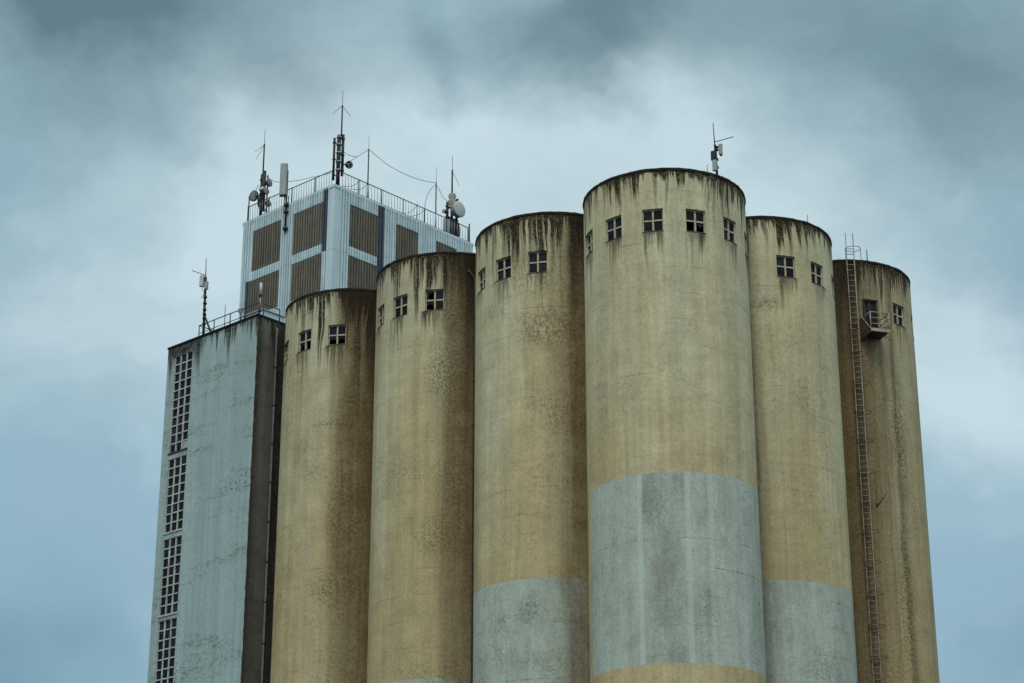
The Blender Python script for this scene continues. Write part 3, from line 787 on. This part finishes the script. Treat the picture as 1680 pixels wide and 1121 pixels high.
# mast with several dishes at the left end of the tower
def LP(s, z, t=2.3): return W(s, t, z)
pb = LP(33.70, ZD)
mast = thing('antenna_mast', 'crowded mast with small dishes at the stair tower end of the metal tower roof', 'antenna', pb, 'antenna masts')
part('pole', M().tube([pb, (pb[0],pb[1],58.73)], .10, 10), M_black, mast)
q = LP(33.50, 0)
part('pole', M().tube([(q[0],q[1],56.2),(q[0],q[1],58.95)], .12, 10), M_black, mast)
q2 = LP(33.64, 0)
part('whip', M().tube([(q2[0],q2[1],58.6),(q2[0],q2[1],60.91)], .05, 8).tube([(q2[0],q2[1],60.9),(q2[0],q2[1],61.95)], .016, 6), M_black, mast)
part('radial', M().tube([(q2[0],q2[1],60.85), W(34.527,2.3,60.65)], .013, 5), M_galvd, mast)
part('radial', M().tube([(q2[0],q2[1],60.85), W(34.377,2.3,60.1)], .013, 5), M_galvd, mast)
cm = M()
for zz in (56.5, 57.0, 57.4, 57.9, 58.4): clamp(cm, pb, zz, .14, .09, q)
part('bracket', cm, M_galvd, mast)
b1 = drum(mast, 'dish', LP(34.46, 57.55), (-.75, -1, -.05), .36, .22, M_dish, M_black)
part('arm', M().tube([LP(34.30, 57.45), LP(33.7, 57.3)], .055, 8), M_black, b1)
b2 = drum(mast, 'dish', LP(33.02, 58.0, 2.35), (.9, -.6, 0), .24, .22, M_dish, M_galvd)
part('arm', M().tube([LP(33.15, 57.98, 2.35), LP(33.5, 57.95)], .045, 8), M_black, b2)
b3 = drum(mast, 'horn_antenna', LP(33.45, 57.68, 2.1), (-.2, -.9, .75), .19, .35, M_grey, M_grey)
b4 = drum(mast, 'dish', LP(33.12, 57.4, 2.2), (.6, -.9, 0), .2, .18, M_dish, M_black)
b5 = drum(mast, 'dish', LP(33.05, 56.6, 2.35), (.8, -.7, 0), .22, .2, M_galvd, M_black)
q3 = LP(33.15, 0)
part('pole', M().tube([(q3[0],q3[1],ZD),(q3[0],q3[1],58.55)], .05, 8), M_galvd, mast)
part('equipment_box', M().box(33.3, 33.7, 2.0, 2.25, 56.5, 57.05), M_black, mast)
part('stay', M().tube([LP(34.0,56.7), LP(32.9,55.9)], .02, 5).tube([LP(32.9,57.0), LP(33.5,55.7)], .02, 5), M_galvd, mast)
cb = [LP(33.9+.22*sin(pi*k/10)*1.2, 58.1-1.0*k/10, 2.2) for k in range(11)]
part('cable_loop', M().tube(cb, .018, 6), M_cable, mast)

# tall pale panel antenna on the face of the tower
pp = W(30.22, TT-.22, 53.4)
pan = thing('panel_antenna', 'tall pale slab antenna on a pole clamped to the metal tower face', 'antenna', pp)
part('pole', M().tube([(pp[0],pp[1],53.45),(pp[0],pp[1],57.6)], .065, 10), M_galvd, pan)
c_ = W(30.33, TT-.42, 0)
part('shell', panel(M(), c_, .44, .24, 55.90, 58.0, -100), M_grey, pan)
part('end_cap', panel(M(), c_, .39, .20, 55.82, 55.90, -100), M_black, pan)
cm = M()
for zz in (53.65, 54.75, 55.2): cm.box(30.06, 30.38, TT-.30, TT-.04, zz, zz+.09); cm.lathe((pp[0],pp[1],zz-.05), (0,0,1), [(.12,0),(.12,.2)], 10)
part('clamp', cm, M_galvd, pan)
part('connector', M().tube([(pp[0]-.1,pp[1],55.85),(pp[0]-.14,pp[1],55.4),(pp[0],pp[1]-.1,55.1)], .03, 6).tube([(pp[0]+.12,pp[1],55.85),(pp[0]+.15,pp[1],55.5),(pp[0]+.02,pp[1]-.1,55.2)], .03, 6), M_cable, pan)

# mast with the large drum dish
def RP(t, z, s=26.9): return W(s, t, z)
pb = RP(12.44, ZD)
mast = thing('antenna_mast', 'mast carrying one large white drum dish at the far end of the tower roof', 'antenna', pb, 'antenna masts')
part('pole', M().tube([pb, (pb[0],pb[1],58.7)], .09, 10), M_black, mast)
part('whip', M().tube([(pb[0],pb[1],58.6),(pb[0],pb[1],60.5)], .055, 8).tube([(pb[0],pb[1],60.5),(pb[0],pb[1],61.5)], .016, 6), M_black, mast)
part('radial', M().tube([(pb[0],pb[1],60.4), RP(13.1,59.62)], .014, 5), M_galvd, mast)
for t_, z1 in ((12.03, 58.05), (12.87, 58.55)):
    q = RP(t_, 0); part('pole', M().tube([(q[0],q[1],ZD),(q[0],q[1],z1)], .09, 10), M_black, mast)
for zz in (56.2, 57.0, 57.7): part('crossbar', M().box(26.84, 26.96, 11.9, 13.0, zz, zz+.09), M_galvd, mast)
big = drum(mast, 'drum_dish', RP(12.55, 57.58, 26.35), (.86, -.80, .02), .53, .55, M_white, M_grey)
d1 = drum(mast, 'dish', RP(12.16, 58.42, 26.6), (0, -1, -.1), .25, .15, M_beige, M_beige)
d2 = drum(mast, 'dish', RP(12.06, 57.95, 26.55), (.05, -1, -.1), .25, .15, M_beige, M_beige)
d3 = drum(mast, 'dish', RP(11.62, 57.27, 26.8), (-.6, -.8, 0), .14, .22, M_grey, M_black)
part('arm', M().tube([RP(11.7,57.27), RP(12.1,57.3)], .06, 8), M_black, d3)
part('lamp_bracket', M().tube([RP(12.9,58.45), RP(13.0,58.62)], .06, 8), M_black, mast)
for (t0, t1, z0, z1, mt) in ((11.55,11.95,55.75,56.7,M_grey),(12.1,12.36,55.75,56.8,M_galvd),(12.5,12.78,55.6,56.75,M_black),(12.7,12.9,55.9,56.5,M_beige)):
    part('equipment_box', M().box(26.55, 26.8, t0, t1, z0, z1), mt, mast)

# mast on the roof of the foremost silo
ps = W(-3.61, -.39, H)
mast = thing('antenna_mast', 'slim antenna mast with boxes alone on the foremost silo roof', 'antenna', ps, 'antenna masts')
vx = Vector((.995, -.1, 0)).normalized()           # sideways in plan
def SPt(dx, z, dy=0.0): return (ps[0]+vx.x*dx, ps[1]+vx.y*dx+dy, z)
part('pole', M().tube([SPt(0,H), SPt(-.02,46.83), SPt(-.05,47.25)], .06, 10), M_black, mast)
part('whip', M().tube([SPt(-.05,47.1), SPt(-.10,48.42)], .03, 8, .02), M_galvd, mast)
part('cross_rod', M().tube([SPt(-.07,47.40), SPt(.88,47.64)], .022, 6), M_galvd, mast)
part('panel_antenna', panel(M(), SPt(.22,0,-.1), .17, .14, 46.66, 47.22, -60), M_grey, mast)
part('panel_antenna', panel(M(), SPt(-.14,0,-.1), .27, .2, 46.40, 46.84, -110), M_black, mast)
part('equipment_box', panel(M(), SPt(-.10,0,-.12), .24, .16, 45.80, 46.36, -95), M_grey, mast)
cm = M()
for zz in (47.12, 46.98, 46.45, 46.02): cm.lathe(SPt(0,zz-.05), (0,0,1), [(.10,0),(.10,.09)], 10)
cm.tube([SPt(0,46.93), SPt(.2,46.93,-.08)], .04, 6); cm.tube([SPt(0,47.1), SPt(.12,47.1,-.06)], .05, 6); cm.tube([SPt(.22,46.66,-.1), SPt(.22,46.58,-.1)], .05, 8)
part('clamp', cm, M_black, mast)

# ------------------------------------------------------------------ stair tower roof
ZQ = ZT+.02
pm = W(31.98, -3.0, ZT)
mast = thing('antenna_mast', 'thin black mast with a small pale box on the stair tower roof', 'antenna', pm, 'antenna masts')
part('pole', M().tube([pm, W(32.08,-3.0,49.65)], .075, 10), M_black, mast)
part('whip', M().tube([W(32.08,-3.0,49.5), W(32.14,-3.0,50.88)], .03, 8, .02), M_galvd, mast)
part('cross_rod', M().tube([W(32.12,-3.0,49.78), W(33.42,-3.0,50.47)], .022, 6), M_galvd, mast)
part('panel_antenna', panel(M(), W(32.28,-3.12,0), .27, .2, 49.08, 49.75, -100), M_white, mast)
part('equipment_box', panel(M(), W(31.84,-3.1,0), .20, .2, 48.78, 49.25, -40), M_grey, mast)
part('bracket', M().tube([W(32.05,-3,49.1), W(31.86,-3.05,49.1)], .05, 6).tube([W(32.06,-3,49.5), W(32.26,-3.1,49.5)], .05, 6), M_black, mast)
part('brace', M().tube([W(31.99,-3.0,47.2), W(31.05,-3.0,ZT)], .06, 8), M_black, mast)
cm = M()
for zz in (46.6, 46.95, 47.2, 47.5, 47.9, 48.3): cm.lathe(W(31.99+.02*(zz-46.6),-3.0,zz), (0,0,1), [(.11,0),(.12,.05),(.10,.12)], 10)
part('collar', cm, M_black, mast)
part('cable_loop', M().tube([W(32.2+.12*sin(k),-3.05,49.05-.09*k) for k in range(9)], .016, 5), M_cable, mast)
rod('short bare rod behind the stair tower railing', W(30.7,-2.5,ZT), W(30.74,-2.5,47.68), .032, .018)
st_ = W(26.29, -3.6, ZT)
stick = thing('stick_antenna', 'short white stick antenna at the front corner of the stair tower roof', 'antenna', st_)
part('pole', M().tube([st_, (st_[0],st_[1],46.8)], .04, 8), M_galv, stick)
part('shell', M().tube([(st_[0],st_[1],46.72),(st_[0],st_[1],47.45)], .075, 10), M_white, stick)
part('clamp', M().lathe((st_[0],st_[1],46.62), (0,0,1), [(.09,0),(.09,.12)], 10).lathe((st_[0],st_[1],45.7), (0,0,1), [(.09,0),(.09,.1)], 10), M_galvd, stick)
lp = W(27.84, -3.68, ZT)
lamp = thing('floodlight', 'small dark floodlight on the stair tower railing', 'lamp', lp)
part('stem', M().tube([lp, (lp[0],lp[1],46.1)], .035, 8), M_galvd, lamp)
part('lamp_head', M().lathe((lp[0],lp[1]+.06,46.16), (-.3,-1,-.3), [(.06,-.1),(.15,.02),(.17,.12),(.15,.14)], 12), M_grey, lamp)
rl = W(29, -3.74, ZT)
rail = thing('guard_rail', 'low dark two-bar railing along the stair tower roof edge', 'railing', rl)
tr = -3.72; ts_ = S0+.08
for zz in (46.20, 45.70):
    part('rail_bar', M().tube([W(31.5,tr,zz), W(ts_,tr,zz)], .032 if zz > 46 else .024, 6), M_galvd, rail)
for s_ in (31.5, 30.15, 28.73, 27.45, 26.2): part('post', M().tube([W(s_,tr,ZT), W(s_,tr,46.22)], .034, 6), M_galvd, rail)
part('rail_bar', M().tube([W(31.5,tr,46.2), W(31.5,-1.9,46.2)], .03, 6), M_galvd, rail)
part('post', M().tube([W(31.5,-1.9,ZT), W(31.5,-1.9,46.2)], .03, 6), M_galvd, rail)
rl2 = thing('guard_rail', 'short railing before the pale roof box beside the brown-streaked silo', 'railing', W(ts_, -2.8, ZT))
part('rail_bar', M().tube([W(ts_,-3.41,46.20), W(ts_,-2.2,46.20)], .032, 6), M_galvd, rl2)
for t_ in (-3.41, -2.2): part('post', M().tube([W(ts_,t_,ZT), W(ts_,t_,46.22)], .034, 6), M_galvd, rl2)
rb = W(27.4, -2.2, ZT)
vb = thing('roof_cabinet', 'pale metal cabinet on the stair tower roof behind the short railing', 'cabinet', rb)
part('body', M().box(26.75, 28.2, -3.0, -1.4, ZT+.05, 46.12), M_trim, vb)
part('lid', M().box(26.68, 28.27, -3.07, -1.33, 46.12, 46.18), M_white, vb)
part('plinth', M().box(26.85, 28.1, -2.9, -1.5, ZT, ZT+.05), M_galvd, vb)

# ------------------------------------------------------------------ pipes
pt = W(S0-.10, -2.50, 0)
pipe = thing('downpipe', 'pale grey downpipe on the bare side of the stair tower', 'pipe', pt)
part('pipe', M().tube([W(S0,-2.5,44.95), W(S0-.1,-2.5,44.88), W(S0-.11,-2.5,44.7), W(S0-.11,-2.5,.15), W(S0-.3,-2.5,.03)], .065, 10), M_pipe, pipe)
me = None
for k in range(19):
    z_ = 2+k*2.25; b_ = M().lathe(W(S0-.11,-2.5,z_), (0,0,1), [(.085,0),(.085,.09)], 10); b_.box(S0-.06, S0, -2.53, -2.47, z_+.02, z_+.07)
    part('bracket', b_, M_galvd, pipe)
thb = -70.5
pipe = thing('downpipe', 'thin brown downpipe in the cleft between the two left-middle silos', 'pipe', cyl(cB, thb, 4.1, 0))
part('pipe', M().tube([cyl(cB,thb-5,4.0,44.35), cyl(cB,thb-4,4.09,44.25), cyl(cB,thb,4.1,43.9), cyl(cB,thb,4.1,.1)], .06, 10), M_pipeb, pipe)
for k in range(18): part('collar', M().lathe(cyl(cB,thb,4.1,2.2+k*2.4), (0,0,1), [(.08,0),(.08,.09)], 10), M_galvd, pipe)

# ------------------------------------------------------------------ ladder on the last silo
tl = -87.5; er = Vector((cos(rad(tl)), sin(rad(tl)), 0)); et = Vector((-sin(rad(tl)), cos(rad(tl)), 0))
LB = Vector((cF[0], cF[1], 0))
def LD(x, y, z): return tuple(LB+er*x+et*y+Vector((0, 0, z)))      # x out from the axis, y sideways (right)
lad = thing('ladder', 'long steel ladder with broken hoops on the dark brown silo', 'ladder', LD(4.2, 0, 0))
xl = 4.20; hw = .195
part('side_rail', M().tube([LD(xl,-hw,.2), LD(xl,-hw,46.83)], .024, 6), M_ladder, lad)
part('side_rail', M().tube([LD(xl,hw,.2), LD(xl,hw,46.83)], .030, 6), M_ladder, lad)
rm = M().tube([LD(xl,-hw,0), LD(xl,hw,0)], .021, 6).mesh('rung', LD(4.2,0,0), M_ladder)
zz = 45.9; k = 0; rest = M()
while zz > .4:
    if k < 99: o = link('rung', rm, lad); o.location = (0, 0, zz)
    else: rest.tube([LD(xl,-hw,zz), LD(xl,hw,zz)], .021, 5)
    zz -= .302; k += 1
o = part('lower_rungs', rest, M_ladder, lad); o['kind'] = 'stuff'
rng = random.Random(5)
hoops = [(45.75,0),(44.38,0),(43.03,1),(41.09,0),(39.83,0),(38.22,0),(36.64,2),(35.12,0),(33.46,0),(31.82,3),(30.33,0),(28.75,2),(27.16,2),(25.53,2),(23.96,2),(22.4,0),(20.9,0),(19.3,0),(17.7,0)]
for z_, kind in hoops:
    pts = []
    for i in range(33):
        an = -pi+2*pi*i/32
        if kind == 1 and -0.2 < an < 2.3: continue
        if kind == 2 and -.75 < an < -.05: continue
        if kind == 3 and an > -1.3: continue
        pts.append(LD(xl+.36-.41*cos(an)*1.0 if False else xl+.36+.38*cos(an), .07+.40*sin(an), z_))
    # keep unbroken runs together
    runs = []; cur = []
    for p_ in pts:
        if cur and (Vector(p_)-Vector(cur[-1])).length > .25: runs.append(cur); cur = []
        cur.append(p_)
    runs.append(cur); hm = M()
    for r_ in runs:
        if len(r_) > 1: hm.tube(r_, .019, 5)
    part('hoop', hm, M_rust if z_ < 45.5 else M_ladder, lad)
def HP(an, z): return LD(xl+.36+.38*cos(an), .07+.40*sin(an), z)
for an, z0, z1 in ((1.35, 44.38, 45.75), (-1.5, 44.38, 45.75), (1.15, 31.8, 33.46), (1.45, 31.8, 33.46), (-1.5, 30.3, 33.46), (1.3, 41.09, 43.3), (1.5, 39.83, 41.09)):
    part('strap', M().tube([HP(an,z0), HP(an,z1)], .016, 5), M_rust, lad)
part('loose_arm', M().tube([HP(1.3,31.62), cyl(cF,-75.0,4.55,32.35)], .042, 6).tube([HP(1.0,31.8), HP(1.45,31.6)], .05, 6), M_rust, lad)
for i in range(24):
    z_ = 45.0-1.62*i
    if z_ < 1: break
    b_ = M()
    for sy in (-hw, hw): b_.tube([LD(3.99,sy,z_), LD(xl,sy,z_)], .026, 6)
    b_.tube([LD(4.05,-hw-.05,z_-.03), LD(4.12,0,z_-.1), LD(4.05,hw+.05,z_-.03)], .022, 5)
    part('bracket', b_, M_rust, lad)

# ------------------------------------------------------------------ balcony at the door
bal = thing('balcony', 'small steel balcony with a brown side plate below the silo door', 'balcony', FL(4.0, 0, 40.8))
y0, y1, x1, zf = -.62, .44, 5.15, 41.0
m = M(); m.box(3.95, x1, y0, y1, zf-.05, zf, FL)
part('platform', m, M_galvd, bal)
m = M(); m.box(x1, x1+.03, y0-.02, y1+.02, zf-.10, zf+.07, FL)
part('front_beam', m, M_rail, bal)
m = M()      # solid plate on the ladder side
pl = [(3.98, zf-.22), (x1, zf-.16), (x1, zf+.08), (4.3, zf+.97), (3.98, zf+.97)]
i = len(m.v)
for yy in (y0-.03, y0-.005): m.v += [FL(x, yy, z) for x, z in pl]
m.f += [tuple(range(4, -1, -1)), tuple(range(5, 10))]; m.sm += [False]*2
for k in range(5): m.f.append((k, (k+1) % 5, 5+(k+1) % 5, 5+k)); m.sm.append(False)
part('side_plate', m, M_plate, bal)
zt = zf+.97
part('handrail', M().tube([FL(3.98,y0,zt), FL(x1,y0,zt), FL(x1,y1,zt), FL(3.98,y1,zt)], .026, 6), M_rail, bal)
for dz in (.33, .65):
    part('mid_rail', M().tube([FL(x1,y0,zf+dz), FL(x1,y1,zf+dz), FL(3.98,y1,zf+dz)], .019, 6), M_rail, bal)
for (x, y) in ((x1,y0),(x1,y1),(4.02,y1),(x1,.08)):
    if y == .08: continue
    part('post', M().tube([FL(x,y,zf), FL(x,y,zt)], .026, 6), M_rail, bal)
part('brace', M().tube([FL(4.3,y0-.04,zt-.02), FL(x1,y0-.04,zf+.05)], .022, 6), M_rail, bal)

# ------------------------------------------------------------------ small rods on silo roofs
p_ = cyl(cF, -72, 3.8, H); rod('short bare rod on the dark brown silo roof behind the ladder', p_, (p_[0],p_[1],46.12), .03, .02)
p_ = cyl(cE, -50, 3.8, H); rod('tiny thin rod at the rim of the tan silo', p_, (p_[0],p_[1],45.95), .02, .012)
p_ = cyl(cD, -60, 3.75, H); rod('tiny thin rod at the rim of the foremost silo by its mast', p_, (p_[0],p_[1],45.95), .02, .012)
p_ = cyl(cA, -132, 2.6, H); rod('slanting pale rod on the brown-streaked silo roof before a louvre panel', p_, (p_[0]-.08,p_[1],47.5), .028, .02, M_white)

# ------------------------------------------------------------------ cables on the tower roof
def smooth(pts, n_=6):
    P = [Vector(p) for p in pts]; out = []
    for i in range(len(P)-1):
        a = P[max(i-1, 0)]; b = P[i]; c = P[i+1]; d = P[min(i+2, len(P)-1)]
        for k in range(n_):
            t = k/n_
            out.append(.5*((2*b)+(c-a)*t+(2*a-5*b+4*c-d)*t*t+(3*b-a-3*c+d)*t**3))
    return out+[P[-1]]
def cable(label, pts, r=.016):
    pts = smooth(pts)
    return single('cable', label, 'cable', M().tube(pts, r, 6), M_cable, tuple(pts[0]), 'cables on the tower roof')
s = 26.3
cable('long cable sagging between the two thin lightning rods', [W(s,a,b) for a, b in ((4.49,58.86),(5.94,58.42),(7.19,58.30),(8.45,58.31),(9.38,58.43),(10.37,58.66))])
cable('straight cable from the tall lightning rod to the small spoked dish', [W(s,4.46,58.83), W(s,3.515,58.0), W(s+.05,2.92,57.46)])
cable('short drooping cable between the corner mast and the straight cable', [W(26.4,2.45,58.0), W(s,2.87,57.86), W(s,3.5,57.985)])
cable('curved cable falling from the sleeved lightning rod to the railing', [W(s,a,b) for a, b in ((10.37,58.55),(9.85,57.95),(9.52,57.25),(9.36,56.45))])
cable('cable from the sleeved lightning rod to the big dish mast', [W(s,10.4,58.5), W(s,10.79,58.15), W(26.4,11.15,57.91), W(26.7,12.0,57.95)])
cable('long sagging cable from the crowded dish mast behind the slab antenna', [W(a,1.9,b) for a, b in ((33.4,58.6),(32.83,58.25),(32.1,57.66),(31.25,57.33),(30.5,57.13),(29.67,56.95),(28.6,56.78),(27.5,56.6),(26.7,56.5))])
cable('cable looping from the railing post nearest the corner mast to the roof', [W(s,a,b) for a, b in ((3.78,56.55),(3.55,56.2),(3.26,55.97),(2.85,55.75),(2.4,55.66))])
cable('cable looping from the tall lightning rod down to the roof', [W(s,a,b) for a, b in ((4.42,56.53),(4.1,56.1),(3.7,55.86),(3.06,55.68))])
cable('cable looping from the very short rod down to the roof', [W(s,a,b) for a, b in ((8.7,56.5),(8.3,56.0),(7.83,55.69),(7.04,55.39))])
cable('cable looping from the railing beside the very short rod', [W(s,a,b) for a, b in ((9.4,56.5),(9.0,56.05),(8.51,55.74),(7.72,55.40))])

# ------------------------------------------------------------------ sky and light
SUN_EL, SUN_AZ = 52.0, 192.0             # degrees; azimuth clockwise from +Y: high behind the camera, a little to its left
w = bpy.data.worlds.new('World'); scene.world = w; w.use_nodes = True
n = NT(w.node_tree)
dirv = n.new('ShaderNodeTexCoord').outputs['Generated']
x, y, z = n.sep(dirv)
az0 = n.mul(n.m('ARCTAN2', x, y), 180/pi); el0 = n.mul(n.m('ARCSINE', z), 180/pi)
w1 = n.noise(n.vec(n.mul(az0, .10), n.mul(el0, .13), 1.3), 1.0, 5, .58)
w2 = n.noise(n.vec(n.mul(az0, .10), n.mul(el0, .13), 9.7), 1.0, 5, .58)
w3 = n.noise(n.vec(n.mul(az0, .42), n.mul(el0, .55), 4.1), 1.0, 4, .55)
w4 = n.noise(n.vec(n.mul(az0, .42), n.mul(el0, .55), 14.1), 1.0, 4, .55)
az = n.add(az0, n.add(n.mul(n.sub(w1, .5), 9.0), n.mul(n.sub(w3, .5), 1.8)))
el = n.add(el0, n.add(n.mul(n.sub(w2, .5), 6.0), n.mul(n.sub(w4, .5), 1.3)))
def G(a0, e0, sa, se, k=1.0, rot=0.0):
    da = n.sub(az, a0); de = n.sub(el, e0)
    cr, sr = cos(rad(rot)), sin(rad(rot))
    p_ = n.mul(n.add(n.mul(da, cr), n.mul(de, sr)), 1/sa); q_ = n.mul(n.add(n.mul(da, -sr), n.mul(de, cr)), 1/se)
    r2 = n.add(n.mul(p_, p_), n.mul(q_, q_))
    return n.mul(n.m('EXPONENT', n.mul(r2, -1.0)), k)
def total(L):
    o = L[0]
    for q_ in L[1:]: o = n.add(o, q_)
    return o
sky = n.new('ShaderNodeTexSky', sky_type='NISHITA'); sky.sun_disc = False
sky.sun_elevation = rad(SUN_EL); sky.sun_rotation = rad(SUN_AZ)
clear = n.scale(sky.outputs[0], .055)
cl = n.noise(n.vec(n.mul(az, .12), n.mul(el, .2), 6.6), 1.0, 6, .55)
bright = total([G(1.5, 25.6, 8.5, 3.6, .95), G(-4, 24.0, 6, 3.0, .45), G(-10.5, 21.5, 4.5, 3.6, .6), G(-5, 25.3, 4.5, 2.4, .85), G(10.5, 21.0, 5.0, 2.6, .65), G(13.0, 18.8, 3.4, 2.2, .65), G(5.0, 27.6, 1.4, 1.6, .15), n.mul(n.sub(cl, .5), 1.0)])
wisp = n.noise(n.vec(n.add(n.mul(az, .34), n.mul(el, .30)), n.sub(n.mul(el, .62), n.mul(az, .16)), 2.2), 1.0, 7, .60)
bright = n.add(n.mul(bright, 1.22), n.mul(n.sub(wisp, .5), .36))
bright = n.m('MULTIPLY', bright, 1.0, clamp=True)
mid = n.mix(n.ss(el0, 14, 27), (.325, .510, .625), (.300, .470, .545))
colr = n.mix(bright, mid, (.615, .775, .835))
dark = total([G(3.2, 29.9, 2.5, 1.6, .80), G(-1.4, 29.3, 1.6, .9, .55), G(-11.0, 29.6, 5.5, 2.0, .70), G(-15, 31, 4, 2.8, .95), G(14, 28.2, 4.5, 2.4, .62), G(8, 30.0, 4.5, 2.0, .42), G(-11, 27.2, 3.5, 1.2, .18), G(-5.5, 28.0, 2.2, 1.0, .3), n.mul(n.sub(cl, .52), .6)])
dark = n.add(dark, n.mul(n.sub(.5, wisp), .28))
dark = n.m('MULTIPLY', dark, 1.0, clamp=True)
colr = n.mix(dark, colr, (.132, .228, .264))
blue = total([G(-15.0, 11.8, 4.5, 2.6, .85), G(14.5, 12.0, 3.5, 2.2, .55), G(14.5, 23, 2.5, 1.2, .3)])
colr = n.mix(n.m('MULTIPLY', blue, 1.0, clamp=True), colr, (.185, .325, .430))
colr = n.mix(.10, colr, clear)
# the overcast is far brighter overhead than near the horizon
over = n.ss(el0, 32, 62, 0, 1)
ov = n.scale((1.02, 1.12, 1.10), n.lin(cl, .3, .7, 1.15, 1.75))
behind = n.mul(n.ss(y, -.05, -.45), n.ss(el0, 2, 30, .35, 1.0))
colr = n.mix(n.m('MAXIMUM', over, n.mul(behind, .55)), colr, ov)
bg = n.new('ShaderNodeBackground'); n.put(bg.inputs['Color'], colr); bg.inputs['Strength'].default_value = 1.0
wo = n.new('ShaderNodeOutputWorld'); n.l.new(bg.outputs[0], wo.inputs[0])

sl = bpy.data.lights.new('sun', 'SUN'); sl.energy = 1.3; sl.angle = rad(18); sl.color = (1.0, .965, .88)
so = bpy.data.objects.new('sun', sl); COL.objects.link(so)
dv = Vector((sin(rad(SUN_AZ))*cos(rad(SUN_EL)), cos(rad(SUN_AZ))*cos(rad(SUN_EL)), sin(rad(SUN_EL))))
so.rotation_euler = dv.to_track_quat('Z', 'Y').to_euler(); so.location = (0, -20, 80)

# ------------------------------------------------------------------ camera
cd = bpy.data.cameras.new('camera'); cam = bpy.data.objects.new('camera', cd); COL.objects.link(cam)
cd.sensor_width = 36.0; cd.lens = 3415.148/1680*36.0; cd.clip_end = 8000; cd.clip_start = .1
cam.location = (0, 0, 1.6); cam.rotation_euler = (rad(90+21.1908), 0, 0)
scene.camera = cam
scene.view_settings.view_transform = 'Standard'; scene.view_settings.look = 'None'
scene.view_settings.exposure = 0.0; scene.view_settings.gamma = 1.0
